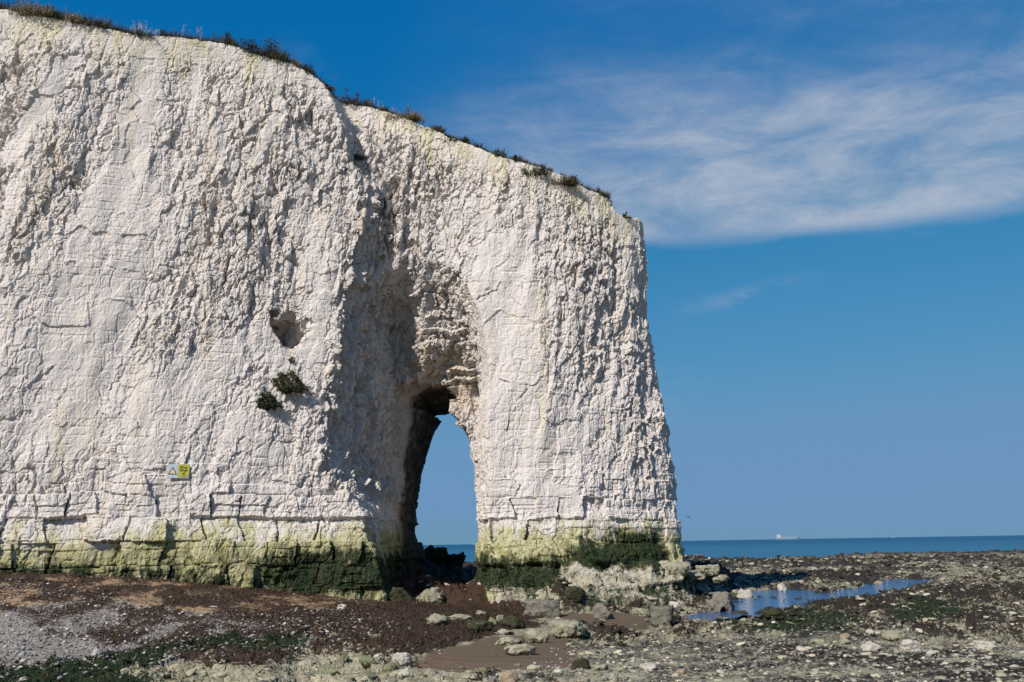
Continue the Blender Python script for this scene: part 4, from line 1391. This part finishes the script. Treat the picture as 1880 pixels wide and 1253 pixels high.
rub = [rock_shape(400 + i, 2, 9, 0.2, 1.3)[0] for i in range(8)]
x, y, z, M = scatter(46000, 14.0, 120.0, lambda x, y, h, M: np.clip(0.42 * M['reef'] * sstep(M['n2'] + 0.6 * M['n1'], 0.45, -0.2) + 0.22 * M['rockl'] * (1 - M['green']) + 0.12 * M['peb2'] + 0.5 * M['ledge'], 0, 1) * (y < 110), 30.0, 0.85)
sz = (0.05 + 0.24 * rng.random(len(x)) ** 4) * (0.55 + y / 60)
cols = pal(len(x), [(.42, .385, .29), (.32, .295, .21), (.50, .46, .38), (.19, .18, .13)], [5, 4, 1.5, 2])
k = (M['rockl'] > 0.5) & (M['peb2'] < 0.5)
cols[k] = pal(int(k.sum()), [(.24, .24, .155), (.19, .195, .12), (.30, .29, .21)], [4, 3, 2])
stuff_mesh('chalk_rubble', rub, ico(2)[1], x, y, z - 0.1 * sz, sz, rng.uniform(.25, .5, len(x)), cols, LOOSE)
print('rubble', len(x))

x, y, z, M = scatter(40000, 17.0, 120.0, lambda x, y, h, M: 0.5 * M['reef'] * sstep(M['n2'] + 0.5 * M['n1'], -0.1, 0.4), 30.0, 0.85)
sz = (0.07 + 0.18 * rng.random(len(x)) ** 2) * (0.55 + y / 60)
cols = pal(len(x), [(.022, .018, .013), (.035, .026, .018), (.016, .020, .010), (.05, .04, .028)], [4, 3, 2, 1.5])
stuff_mesh('weed_clumps', [rock_shape(500 + i, 1, 7, 0, 1.6)[0] for i in range(8)], ico(1)[1], x, y, z, sz, rng.uniform(.3, .6, len(x)), cols, LOOSE)
print('clumps', len(x))

mt, t = new_mat('seaweed')
tint = t.n('ShaderNodeAttribute', attribute_name='tint').outputs['Color']
finish(t, tint, 0.75, spec=0.2)
WEEDM = mt


def blades(name, x, y, z, L, W, lift, cols):
    """ragged straps of weed lying over each other"""
    n = len(x)
    a = rng.uniform(0, 2 * math.pi, n)
    d = np.stack([np.cos(a), np.sin(a)], 1)
    q = np.stack([-d[:, 1], d[:, 0]], 1)
    pts = []
    for s, wd, up in ((-0.5, 0.35, 0.05), (0.0, 1.0, 1.0), (0.5, 0.3, 0.15)):
        bend = rng.normal(0, 0.18, n) * L
        c = np.stack([x, y], 1) + d * (L * s)[:, None] + q * bend[:, None]
        zz = z + lift * up * rng.uniform(0.4, 1.3, n)
        for sg in (-1, 1):
            e = c + q * (W * wd * sg * 0.5)[:, None]
            pts.append(np.stack([e[:, 0], e[:, 1], zz + W * 0.3 * sg * rng.normal(0, 1, n)], 1))
    V = np.stack(pts, 1).reshape(-1, 3)
    F0 = np.array([[0, 2, 3, 1], [2, 4, 5, 3]])
    F = (F0[None] + (np.arange(n) * 6)[:, None, None]).reshape(-1, 4)
    me = mesh_np(name, V, F, WEEDM, False)
    cattr(me, 'tint', np.repeat(cols, 6, 0))
    return tag(link(name, me), kind='stuff')


x, y, z, M = scatter(60000, 13.5, 60.0, lambda x, y, h, M: np.clip(sstep(M['mat'] + 0.4 * M['n2'], 0.35, 0.7) + 0.45 * M['reef'] * sstep(M['n1'] + M['n2'], -0.25, 0.4) + 0.25 * M['rockl'] * sstep(M['n2'], 0.1, 0.4), 0, 1))
cols = pal(len(x), [(.046, .025, .016), (.024, .014, .009), (.085, .050, .032), (.055, .040, .022)], [4, 4, 1.5, 1.5])
blades('brown_seaweed', x, y, z + 0.01, 0.03 + 0.09 * rng.random(len(x)) + 0.0015 * y, 0.008 + 0.02 * rng.random(len(x)) + 0.0004 * y, 0.02 + 0.07 * rng.random(len(x)), cols)
print('weed', len(x))
x, y, z, M = scatter(60000, 13.0, 50.0, lambda x, y, h, M: sstep(M['green'] + 0.4 * M['n2'], 0.4, 0.75))
cols = pal(len(x), [(.012, .024, .006), (.020, .036, .009), (.008, .014, .005), (.04, .055, .015)], [4, 3, 4, 1.0])
blades('green_seaweed', x, y, z + 0.01, 0.04 + 0.12 * rng.random(len(x)), 0.010 + 0.03 * rng.random(len(x)), 0.02 + 0.05 * rng.random(len(x)), cols)
print('green', len(x), round(time.time() - T0, 1))

# ------------------------------------------------------------------ plants, sign, ships, birds

def rim(px):
    """topmost point of the chalk seen in this column of the view"""
    lo = float(np.interp(px, [a for a, b in _TOPPX], [b for a, b in _TOPPX]))
    top, bot = lo - 45, lo + 45
    for _ in range(12):
        mid = (top + bot) / 2
        if BVH.ray_cast(Vector(EYE), Vector(ray(px, mid)))[0] is not None:
            bot = mid
        else:
            top = mid
    h = BVH.ray_cast(Vector(EYE), Vector(ray(px, bot + 0.6)))[0]
    return np.array(h) if h is not None else hit(px, bot)


def topz(x, y):
    h = BVH.ray_cast(Vector((x, y, 40.0)), Vector((0, 0, -1)))[0]
    return None if h is None else h.z


mt, t = new_mat('leaf')
tint = t.n('ShaderNodeAttribute', attribute_name='tint').outputs['Color']
b = t.n('ShaderNodeBsdfPrincipled', {'Base Color': tint, 'Roughness': 0.7, 'Specular IOR Level': 0.25})
tr = t.n('ShaderNodeBsdfTranslucent', {'Color': tint})
mx = t.n('ShaderNodeMixShader', {0: 0.2, 1: b.outputs[0], 2: tr.outputs[0]})
t.n('ShaderNodeOutputMaterial', {'Surface': mx.outputs[0]})
LEAF = mt


def strips(base, tip, width, cols, bend=0.15):
    """thin tapering blades from base to tip, as V, F, C"""
    n = len(base)
    d = tip - base
    side = np.cross(d, rng.normal(size=(n, 3)))
    side /= np.linalg.norm(side, axis=1)[:, None] + 1e-9
    off = rng.normal(0, bend, (n, 3)) * np.linalg.norm(d, axis=1)[:, None]
    V = []
    for s, wd in ((0, 1.0), (0.5, 0.8), (1.0, 0.12)):
        c = base + d * s + off * (s * (1 - s) * 2)
        V += [c - side * (width * wd * 0.5)[:, None], c + side * (width * wd * 0.5)[:, None]]
    V = np.stack(V, 1).reshape(-1, 3)
    F0 = np.array([[0, 1, 3, 2], [2, 3, 5, 4]])
    F = (F0[None] + (np.arange(n) * 6)[:, None, None]).reshape(-1, 4)
    return V, F, np.repeat(cols, 6, 0)


def leaves(c, size, cols):
    """small leaf faces lying every way"""
    n = len(c)
    a = rng.normal(size=(n, 3))
    a /= np.linalg.norm(a, axis=1)[:, None]
    b_ = np.cross(a, rng.normal(size=(n, 3)))
    b_ /= np.linalg.norm(b_, axis=1)[:, None]
    s = size[:, None]
    V = np.stack([c - a * s * .6, c + b_ * s * .3, c + a * s * .6, c - b_ * s * .3], 1).reshape(-1, 3)
    F = np.arange(4 * n).reshape(-1, 4)
    return V, F, np.repeat(cols, 4, 0)


def vmesh(name, V, F, C, parent=None, mat=None):
    me = mesh_np(name, V, F, mat or LEAF, False)
    cattr(me, 'tint', C)
    return link(name, me, parent)


PAL = {
    'dark': ([(.020, .026, .012), (.035, .042, .018), (.05, .04, .022), (.012, .014, .008)], [4, 3, 1.5, 3]),
    'green': ([(.030, .060, .014), (.05, .09, .02), (.018, .035, .010), (.07, .085, .03)], [4, 3, 3, 1]),
    'red': ([(.075, .035, .025), (.05, .026, .02), (.10, .06, .035), (.035, .032, .018)], [3, 3, 2, 2]),
    'dry': ([(.26, .20, .12), (.18, .13, .075), (.34, .28, .19), (.07, .055, .03)], [3, 3, 2, 2]),
    'mix': ([(.05, .055, .022), (.12, .085, .045), (.075, .045, .028), (.03, .04, .016)], [3, 2, 2, 3]),
}


def shrub(name, label, category, pos, w, h, kind, n=500, group=None, grassy=0.3, leafsz=0.06):
    """low bush: wiry stems from one foot, a ragged crown of small leaves in clumps, some upright blades"""
    root = empty(name, pos)
    tag(root, label, category, group)
    k = max(7, int(w * 9))
    tips = np.stack([rng.normal(0, w * 0.28, k), rng.normal(0, w * 0.22, k), h * rng.uniform(0.45, 1.0, k)], 1)
    tips[:, 2] *= np.clip(1.15 - np.abs(tips[:, 0]) / w, 0.35, 1)
    foot = np.stack([tips[:, 0] * 0.35, tips[:, 1] * 0.35, np.full(k, -0.08)], 1)
    vmesh('stem', *strips(foot, tips, np.full(k, 0.02), pal(k, [(.06, .045, .03), (.10, .075, .05)], [1, 1])), root)
    i = rng.integers(0, k, n)
    s = rng.uniform(0.25, 1.05, n)
    c = foot[i] + (tips[i] - foot[i]) * s[:, None] + rng.normal(0, 0.10 * min(w, h * 1.5), (n, 3))
    c[:, 2] = np.maximum(c[:, 2], -0.05)
    V1, F1, C1 = leaves(c, leafsz * rng.uniform(0.6, 1.4, n), pal(n, *PAL[kind]))
    m_ = int(n * grassy)
    if m_:
        bs = np.stack([rng.uniform(-w / 2, w / 2, m_), rng.normal(0, w * 0.15, m_), np.full(m_, -0.04)], 1)
        tp = bs + np.stack([rng.normal(0, 0.08, m_), rng.normal(0, 0.08, m_), h * rng.uniform(0.4, 1.1, m_) * np.clip(1.1 - np.abs(bs[:, 0]) / w, .3, 1)], 1)
        V2, F2, C2 = strips(bs, tp, np.full(m_, 0.014), pal(m_, *PAL['dry' if kind == 'dry' else 'mix']))
        F1 = np.concatenate([F1, F2 + len(V1)])
        V1, C1 = np.concatenate([V1, V2]), np.concatenate([C1, C2])
    vmesh('foliage', V1, F1, C1, root)
    return root


# a fringe of turf all along the edge
bs, hs = [], []
for px in np.arange(-40, 1124, 1.6):
    p = rim(max(px, 2)) if px >= 0 else None
    if p is None:
        p = rim(4)
        p = p + np.array([px * 0.017, px * 0.006, 0])
        zt = topz(p[0], p[1] + 0.2)
        p[2] = zt if zt else p[2]
    for _ in range(12):
        q = p + np.array([rng.normal(0, 0.03), abs(rng.normal(0.12, 0.30)), 0])
        zt = topz(q[0], q[1])
        q[2] = min(zt, p[2] + 0.5) if zt is not None else p[2]
        if vnoise(np.array([q[0] * 0.9]), np.zeros(1), np.zeros(1), 881)[0] < 0.22:
            continue
        bs.append(q - np.array([0, 0, 0.03]))
        hs.append((0.10 + (0.30 if px < 600 else 0.16) * rng.random() ** 2) * (0.6 + vnoise(np.array([q[0] * 0.8]), np.zeros(1), np.zeros(1), 883)[0]))
bs, hs = np.array(bs), np.array(hs)
n = len(bs)
tp = bs + np.stack([rng.normal(0.02, 0.07, n), rng.normal(-0.05, 0.07, n), hs], 1)
tag(vmesh('grass', *strips(bs, tp, np.full(n, 0.022), pal(n, [(.055, .05, .022), (.15, .11, .06), (.03, .04, .014), (.08, .05, .03)], [3, 2, 3, 2]))), kind='stuff')

_S = [  # name, label, category, px, width px, height px, kind, grassy
    ('grass_tuft', 'dry buff and brown grass tuft at the top left end of the cliff edge', 'grass', 58, 60, 17, 'dry', 1.2),
    ('grass_tuft', 'dark brown tuft next right of the buff tuft on the edge', 'grass', 92, 36, 14, 'mix', .8),
    ('grass_tuft', 'pale straw tuft on the edge where the chalk starts to dip', 'grass', 130, 34, 14, 'dry', 1.2),
    ('shrub', 'low russet scrub on the edge below a single tall stalk', 'shrub', 165, 46, 11, 'red', .4),
    ('shrub', 'low dark green plant at the left foot of the tall dry stalks', 'shrub', 212, 24, 8, 'dark', .3),
    ('shrub', 'green and straw plant under the thickest stand of dry stalks', 'shrub', 258, 44, 9, 'mix', .8),
    ('shrub', 'small green plant right of the thickest stand of dry stalks', 'shrub', 297, 24, 9, 'green', .3),
    ('shrub', 'dark tuft with upright stalks, leftmost of the three dark bushes', 'shrub', 417, 24, 19, 'dark', .5),
    ('shrub', 'wide dark bush, middle of the three dark bushes', 'shrub', 456, 46, 17, 'dark', .3),
    ('shrub', 'tallest dark spiky bush, rightmost of the three dark bushes', 'shrub', 500, 44, 26, 'dark', .4),
    ('grass_tuft', 'straw coloured grass just right of the tallest dark bush', 'grass', 538, 20, 10, 'dry', 1.2),
    ('shrub', 'small rounded dark bush at the brow of the big buttress', 'shrub', 562, 24, 12, 'dark', .3),
    ('shrub', 'brown scrub on the steep corner where the cliff steps down', 'shrub', 600, 24, 10, 'red', .4),
    ('shrub', 'wide russet bush just past the step in the cliff', 'shrub', 650, 66, 18, 'red', .4),
    ('shrub', 'small bright green bush next to thin pale stalks', 'shrub', 702, 20, 14, 'green', .2),
    ('grass_tuft', 'long mat of straw grass running down the slope', 'grass', 742, 62, 14, 'dry', 1.3),
    ('shrub', 'brown green bush at the lower end of the straw mat', 'shrub', 797, 34, 15, 'mix', .6),
    ('shrub', 'low dark green scrub over the hollow of the arch', 'shrub', 842, 46, 11, 'dark', .3),
    ('shrub', 'upright dark bush beside the low dark scrub', 'shrub', 877, 18, 14, 'dark', .2),
    ('shrub', 'bright green leafy bush above a yellow green stain', 'shrub', 912, 26, 16, 'green', .1),
    ('shrub', 'olive scrub trailing right from the bright green bush', 'shrub', 945, 38, 12, 'mix', .4),
    ('shrub', 'large dark bush hanging down over the chalk edge', 'shrub', 990, 48, 22, 'dark', .3),
    ('shrub', 'russet and green bush right of the hanging bush', 'shrub', 1042, 44, 9, 'red', .4),
    ('shrub', 'last wiry brown bush before the cliff end', 'shrub', 1102, 34, 14, 'red', .6),
    ('grass_tuft', 'thin green grass on the lowest step at the cliff end', 'grass', 1146, 24, 6, 'green', 1.0),
]
for nm, lab, cat, px, wp, hp, kd, gr in _S:
    p = rim(px)
    sc = np.linalg.norm(p - EYE) / FPX
    pos = (p[0], p[1] + 0.12, p[2] - 0.04)
    if 'hanging' in lab:
        pos = (p[0] - 0.1, p[1] - 0.15, p[2] - 0.35)
        hp = 19
    shrub(nm, lab, cat, pos, wp * sc * 1.1, hp * sc * (1.3 if px < 590 else 0.95), kd, n=int(220 + wp * hp * 0.9), grassy=gr, leafsz=0.055)

# tall dry stalks against the sky
_ST = [('thickest stand of tall pale dry stalks on the cliff edge', 256, 30, 26, 16), ('loose stand of dry stalks right of the thickest stand', 288, 16, 16, 7),
       ('few tall bare stalks standing apart on the bare rim', 348, 40, 32, 7), ('short fan of dry stalks left of the dark tuft', 396, 34, 20, 14),
       ('single tall dark stalk at the left of the edge', 143, 5, 24, 2), ('thin pale stalks rising by the bright green bush', 690, 24, 22, 8),
       ('faint thin stalks above the straw mat', 722, 14, 16, 6)]
for lab, px, wp, hp, k in _ST:
    p = rim(px)
    sc = np.linalg.norm(p - EYE) / FPX
    root = empty('dry_stalks', (p[0], p[1] + 0.1, p[2]))
    tag(root, lab, 'dry plant', None)
    for j in range(k):
        x0 = rng.uniform(-.5, .5) * wp * sc
        zt = topz(p[0] + x0, p[1] + 0.15)
        zb = (zt - p[2]) if zt is not None and abs(zt - p[2]) < 0.8 else 0.0
        hgt = hp * sc * rng.uniform(0.55, 1.05)
        b0 = np.array([[x0, 0, zb - 0.05]])
        t0 = b0 + np.array([[rng.normal(0, 0.05), rng.normal(0, 0.05), hgt]])
        ns = 7
        at = rng.uniform(0.45, 1.0, ns)
        sb = b0 + (t0 - b0) * at[:, None]
        st = sb + np.stack([rng.normal(0, 0.05, ns), rng.normal(0, 0.05, ns), rng.uniform(0.02, 0.09, ns)], 1)
        col = (0.10, 0.075, 0.06) if 'dark' in lab else (.46, .42, .36)
        V, F, C = strips(np.concatenate([b0, sb]), np.concatenate([t0, st]), np.concatenate([[0.030], np.full(ns, 0.018)]), pal(ns + 1, [col], [1]), 0.04)
        vmesh('stalk', V, F, C, root)


def wall_plant(label, px, py, wp, hp, kd, n):
    p, nn = chit(px, py)
    sc = np.linalg.norm(p - EYE) / FPX
    w_, h_ = wp * sc, hp * sc
    root = empty('cliff_plant', tuple(p))
    tag(root, label, 'plant')
    k = 30

    def dome(m):
        v = rng.normal(size=(m, 3))
        v /= np.linalg.norm(v, axis=1)[:, None]
        v[:, 1] = -np.abs(v[:, 1])
        v[:, 2] = np.where(v[:, 2] < -0.15, -0.15 + 0.25 * v[:, 2], v[:, 2])
        return v * np.array([w_ * 0.5, w_ * 0.38, h_ * 0.62]) * (1 + 0.18 * np.sin(v[:, :1] * 9 + v[:, 2:] * 7)) - np.array([0, 0, h_ * 0.12])
    tips = dome(k) * 0.95
    foot = np.stack([tips[:, 0] * .25, np.full(k, 0.12), tips[:, 2] * .1 - h_ * 0.1], 1)
    vmesh('stem', *strips(foot, tips, np.full(k, 0.012), pal(k, [(.09, .06, .035), (.06, .05, .025)], [1, 1])), root)
    r_ = rng.uniform(0.55, 1.06, n) ** 0.6
    c = dome(n) * r_[:, None] + rng.normal(0, 0.02, (n, 3))
    c[:, 0] += np.where(c[:, 2] < -h_ * 0.1, 0.12 * w_, 0)
    vmesh('foliage', *leaves(c, 0.05 * rng.uniform(.6, 1.5, n), pal(n, *PAL[kd])), root)


PAL['wallg'] = ([(.020, .036, .012), (.035, .05, .016), (.012, .018, .007), (.055, .055, .022)], [4, 3, 3, 1.5])
PAL['wallo'] = ([(.045, .05, .018), (.07, .065, .028), (.025, .03, .011), (.09, .055, .03)], [4, 3, 3, 1])
wall_plant('larger olive green plant growing from the chalk below the cave', 530, 706, 60, 44, 'wallo', 3600)
wall_plant('smaller dark green plant on the chalk below the larger one', 491, 739, 40, 34, 'wallg', 2200)
wall_plant('tiny reddish seedling between the cave and the larger plant', 535, 662, 12, 10, 'red', 120)
wall_plant('green plants on the little shelf at the buttress shoulder', 652, 291, 36, 10, 'wallg', 600)

# ---- the warning sign
M_WHITE = flat_mat('sign_white', (0.42, 0.48, 0.56), 0.45, 0.06)
M_YEL = flat_mat('sign_yellow', (0.40, 0.38, 0.05), 0.45, 0.12)
M_BLK = flat_mat('sign_black', (0.03, 0.03, 0.03), 0.5, 0.1)
M_FADE = flat_mat('faded_print', (0.30, 0.30, 0.07), 0.5, 0.1)
M_GREY = flat_mat('bare_metal', (0.30, 0.31, 0.33), 0.45, 0.15)


def box(name, size, loc, mat, parent, bevel=0.004):
    bm = bmesh.new()
    bmesh.ops.create_cube(bm, size=1.0)
    bmesh.ops.scale(bm, vec=size, verts=bm.verts)
    if bevel:
        bmesh.ops.bevel(bm, geom=bm.edges[:], offset=bevel, segments=1, affect='EDGES')
    me = bpy.data.meshes.new(name)
    bm.to_mesh(me)
    bm.free()
    me.materials.append(mat)
    o = link(name, me, parent)
    o.location = loc
    return o


ps = [chit(328 + a, 866 + b) for a in (-17, 0, 17) for b in (-11, 0, 11)]
pc = ps[4][0]
sc = np.linalg.norm(pc - EYE) / FPX
wn = np.array([_SL, -1.0, 0])
wn /= np.linalg.norm(wn)
out = max(float(np.dot(p[0] - pc, wn)) for p in ps)
W, H = 36 * sc, 24 * sc
root = empty('warning_sign', tuple(pc + wn * (out + 0.07)))
root.rotation_euler = (0, math.radians(1.0), math.atan2(_SL, 1.0))
tag(root, 'white and yellow Keep Clear warning sign fixed low on the chalk face', 'sign')
box('sign_board', (W, 0.012, H), (0, 0, 0), M_WHITE, root)
box('yellow_panel', (W * 0.52, 0.006, H * 0.93), (W * 0.225, -0.0085, H * 0.02), M_YEL, root, 0)
box('torn_corner', (W * 0.16, 0.003, H * 0.13), (W * 0.40, -0.0135, -H * 0.36), M_GREY, root, 0)
for sx in (-1, 1):
    box('bracket', (0.04, 0.06 + out * 0.5, 0.04), (sx * W * 0.33, 0.035 + out * 0.25, 0), M_GREY, root, 0.003)


def tri(name, r, y, mat, parent, cz=0.0):
    V = []
    for yy in (y, y + 0.004):
        for a in (90, 210, 330):
            V.append((-W * 0.27 + r * math.cos(math.radians(a)), yy, cz + r * math.sin(math.radians(a))))
    me = bpy.data.meshes.new(name)
    me.from_pydata(V, [], [(0, 1, 2), (3, 5, 4), (0, 3, 4, 1), (1, 4, 5, 2), (2, 5, 3, 0)])
    me.materials.append(mat)
    return link(name, me, parent)


tb_ = tri('warning_triangle', H * 0.36, -0.0115, M_BLK, root, -H * 0.06)
tri('triangle_field', H * 0.25, -0.0145, flat_mat('triangle_cream', (0.62, 0.56, 0.30), 0.5, 0.1), tb_, -H * 0.06)
for txt, zz, hh, mm in (('Keep', 0.27, 0.17, M_BLK), ('Clear', 0.06, 0.17, M_BLK), ('of', -0.15, 0.15, M_BLK), ('Cliff', -0.34, 0.13, M_FADE)):
    cu = bpy.data.curves.new('lettering', 'FONT')
    cu.body = txt
    cu.size = H * hh * 1.35
    cu.align_x = 'CENTER'
    cu.align_y = 'CENTER'
    cu.extrude = 0.0015
    cu.offset = 0.004
    ob = bpy.data.objects.new('lettering_source', cu)
    COL.objects.link(ob)
    bpy.context.view_layer.update()
    me = bpy.data.meshes.new_from_object(ob.evaluated_get(bpy.context.evaluated_depsgraph_get()))
    bpy.data.objects.remove(ob)
    me.materials.clear()
    me.materials.append(mm)
    o = link('lettering', me, root)
    o.location = (W * 0.225, -0.0145, H * zz)
    o.rotation_euler = (math.pi / 2, 0, 0)

# ---- ships on the horizon
M_HULL = flat_mat('ship_hull', (0.16, 0.24, 0.34), 0.6, 0.1, 0.1)  # sea haze is painted into the ship colours as paler tones
M_SUP = flat_mat('ship_white', (0.47, 0.43, 0.43), 0.6, 0.05, 0.1)
M_DECK = flat_mat('ship_deck', (0.30, 0.36, 0.38), 0.6, 0.1, 0.1)
M_RED = flat_mat('ship_funnel', (0.50, 0.30, 0.25), 0.6, 0.1, 0.1)


def ship(px, py, lenpx, label, dist):
    d = ray(px, py)
    x = d[0] / d[1] * dist
    L = lenpx * dist / FPX
    root = empty('cargo_ship', (x, dist, SEA_Z))
    tag(root, label, 'ship')
    B_, Dk = L * 0.15, L * 0.075
    prof = [(-0.5, .75, 1.0), (-0.45, .95, 1.0), (-0.2, 1, .95), (0.2, 1, .95), (0.38, .8, 1.05), (0.47, .35, 1.3), (0.5, .03, 1.4)]
    V, F = [], []
    for s, b_, dk in prof:
        for yy, zz, f in ((-1, 1, 1.0), (-1, 0, .85), (0, -.4, .5), (1, 0, .85), (1, 1, 1.0)):
            V.append((L * s * (1 if zz > 0 else 0.96), B_ / 2 * b_ * yy * f, Dk * dk if zz == 1 else Dk * zz))
    for i in range(len(prof) - 1):
        for j in range(5):
            a, b_ = i * 5 + j, i * 5 + (j + 1) % 5
            F.append((a, b_, b_ + 5, a + 5))
    F += [tuple(range(5))[::-1], tuple(range((len(prof) - 1) * 5, len(prof) * 5))]
    me = bpy.data.meshes.new('hull')
    me.from_pydata(V, [], F)
    me.materials.append(M_HULL)
    link('hull', me, root)
    k = L / 100.0
    box('bulwark', (L * .42, B_ * .9, 1.8 * k), (-L * .28, 0, Dk + .9 * k), M_SUP, root, .2 * k)
    st = box('superstructure', (13 * k, B_ * .85, 8 * k), (-L * .36, 0, Dk + 5.8 * k), M_SUP, root, .3 * k)
    box('bridge', (8 * k, B_ * .95, 3.0 * k), (0, 0, 5.4 * k), M_SUP, st, .3 * k)
    box('bridge_window', (.3 * k, B_ * .8, 1.2 * k), (4.2 * k, 0, 5.6 * k), M_DECK, st, 0)
    box('funnel', (3.5 * k, 3 * k, 5.5 * k), (-L * .42, 0, Dk + 9 * k), M_RED, root, .4 * k)
    box('mast', (.7 * k, .7 * k, 8 * k), (-L * .345, 0, Dk + 16 * k), M_SUP, root, 0)
    box('cargo_deck', (L * .50, B_ * .7, 1.4 * k), (L * .10, 0, Dk * .95 + .7 * k), M_DECK, root, .2 * k)
    for q in (-.02, .12, .26):
        box('hatch', (L * .1, B_ * .55, 1.4 * k), (L * q, 0, Dk * .95 + 2.1 * k), M_DECK, root, .2 * k)
    fm = box('foremast', (.9 * k, .9 * k, 9 * k), (L * .43, 0, Dk + 6 * k), M_SUP, root, 0)
    box('crosstree', (.6 * k, 4 * k, .6 * k), (0, 0, 3 * k), M_SUP, fm, 0)
    return root


ship(1446, 985, 45, 'pale cargo ship with white stern superstructure on the horizon', 5200.0)
ship(1641, 984, 9, 'faint distant ship right of the pale cargo ship, hardly above the horizon', 9000.0)
ship(873, 1000, 9, 'distant ship glimpsed on the horizon through the arch', 8000.0)

# ---- gulls
mt, t = new_mat('plumage')
finish(t, t.n('ShaderNodeAttribute', attribute_name='tint').outputs['Color'], 0.7)
PLUM = mt


def gull(label, pos, rz, s=1.0, flying=False, dark=False, group=None):
    prof = [(-.30, .012, .04), (-.20, .035, .02), (-.08, .075, .0), (.04, .085, .0), (.12, .065, .03), (.17, .045, .09), (.215, .045, .13), (.255, .03, .13), (.27, .012, .125), (.32, .004, .118)]
    V, C, F = [], [], []
    m_ = 10
    for xx, r, zz in prof:
        for q in range(m_):
            a = 2 * math.pi * q / m_
            V.append((xx, r * math.cos(a) * .95, zz + r * math.sin(a) + (0 if flying else .24)))
            up = math.sin(a) > 0.1 and xx < .1
            C.append((.05, .05, .05) if dark else ((.55, .40, .08) if xx > .27 else ((.34, .36, .38) if up else (.72, .71, .69))))
    for i in range(len(prof) - 1):
        for q in range(m_):
            F.append((i * m_ + q, i * m_ + (q + 1) % m_, (i + 1) * m_ + (q + 1) % m_, (i + 1) * m_ + q))
    F += [tuple(range(m_))[::-1], tuple(range((len(prof) - 1) * m_, len(prof) * m_))]
    if flying:
        for sg in (-1, 1):
            b_ = len(V)
            for yy, zz, x0, x1 in ((.05, .03, -.06, .10), (.30, .14, -.04, .09), (.62, .06, -.12, .0)):
                for th_ in (.008, -.008):
                    V += [(x0, sg * yy, zz + th_), (x1, sg * yy, zz + th_)]
                    C += [(.05, .05, .05) if dark else (.45, .46, .48)] * 2
            for i in range(2):
                a = b_ + i * 4
                F += [(a, a + 1, a + 5, a + 4), (a + 2, a + 6, a + 7, a + 3), (a, a + 4, a + 6, a + 2), (a + 1, a + 3, a + 7, a + 5)]
    else:
        for sg in (-1, 1):
            b_ = len(V)
            for zz in (0.0, .19):
                for q in range(4):
                    V.append((.01 + .007 * math.cos(q * 1.57), sg * .03 + .007 * math.sin(q * 1.57), zz))
                    C.append((.5, .35, .25))
            F += [(b_ + q, b_ + (q + 1) % 4, b_ + 4 + (q + 1) % 4, b_ + 4 + q) for q in range(4)]
    me = bpy.data.meshes.new('gull')
    me.from_pydata(V, [], F)
    for p_ in me.polygons:
        p_.use_smooth = True
    me.materials.append(PLUM)
    cattr(me, 'tint', np.array(C))
    o = link('gull', me)
    o.location = pos
    o.rotation_euler = (0, 0, rz)
    o.scale = (s, s, s)
    return tag(o, label, 'bird', group)


_GL = ['white gull standing first and most apart in the line along the reef edge', 'second gull along the reef edge, counted from the pool', 'third gull along the reef edge, counted from the pool',
       'left bird of the close pair of gulls on the reef edge', 'right bird of the close pair of gulls on the reef edge', 'last but one gull along the reef edge', 'gull at the far end of the line on the reef edge']
for i, px in enumerate((1712, 1748, 1771, 1800, 1815, 1842, 1866)):
    p = gpoint(px, 1007.5)
    gull(_GL[i], (p[0], p[1], p[2] - .01), random.uniform(0, 6.28), 1.15, group='gulls on the reef edge')
p = at_y(1264, 950, 120.0)
gull('dark bird in flight beside the pillar, low over the sea', tuple(p), 0.5, 0.7, True, True)
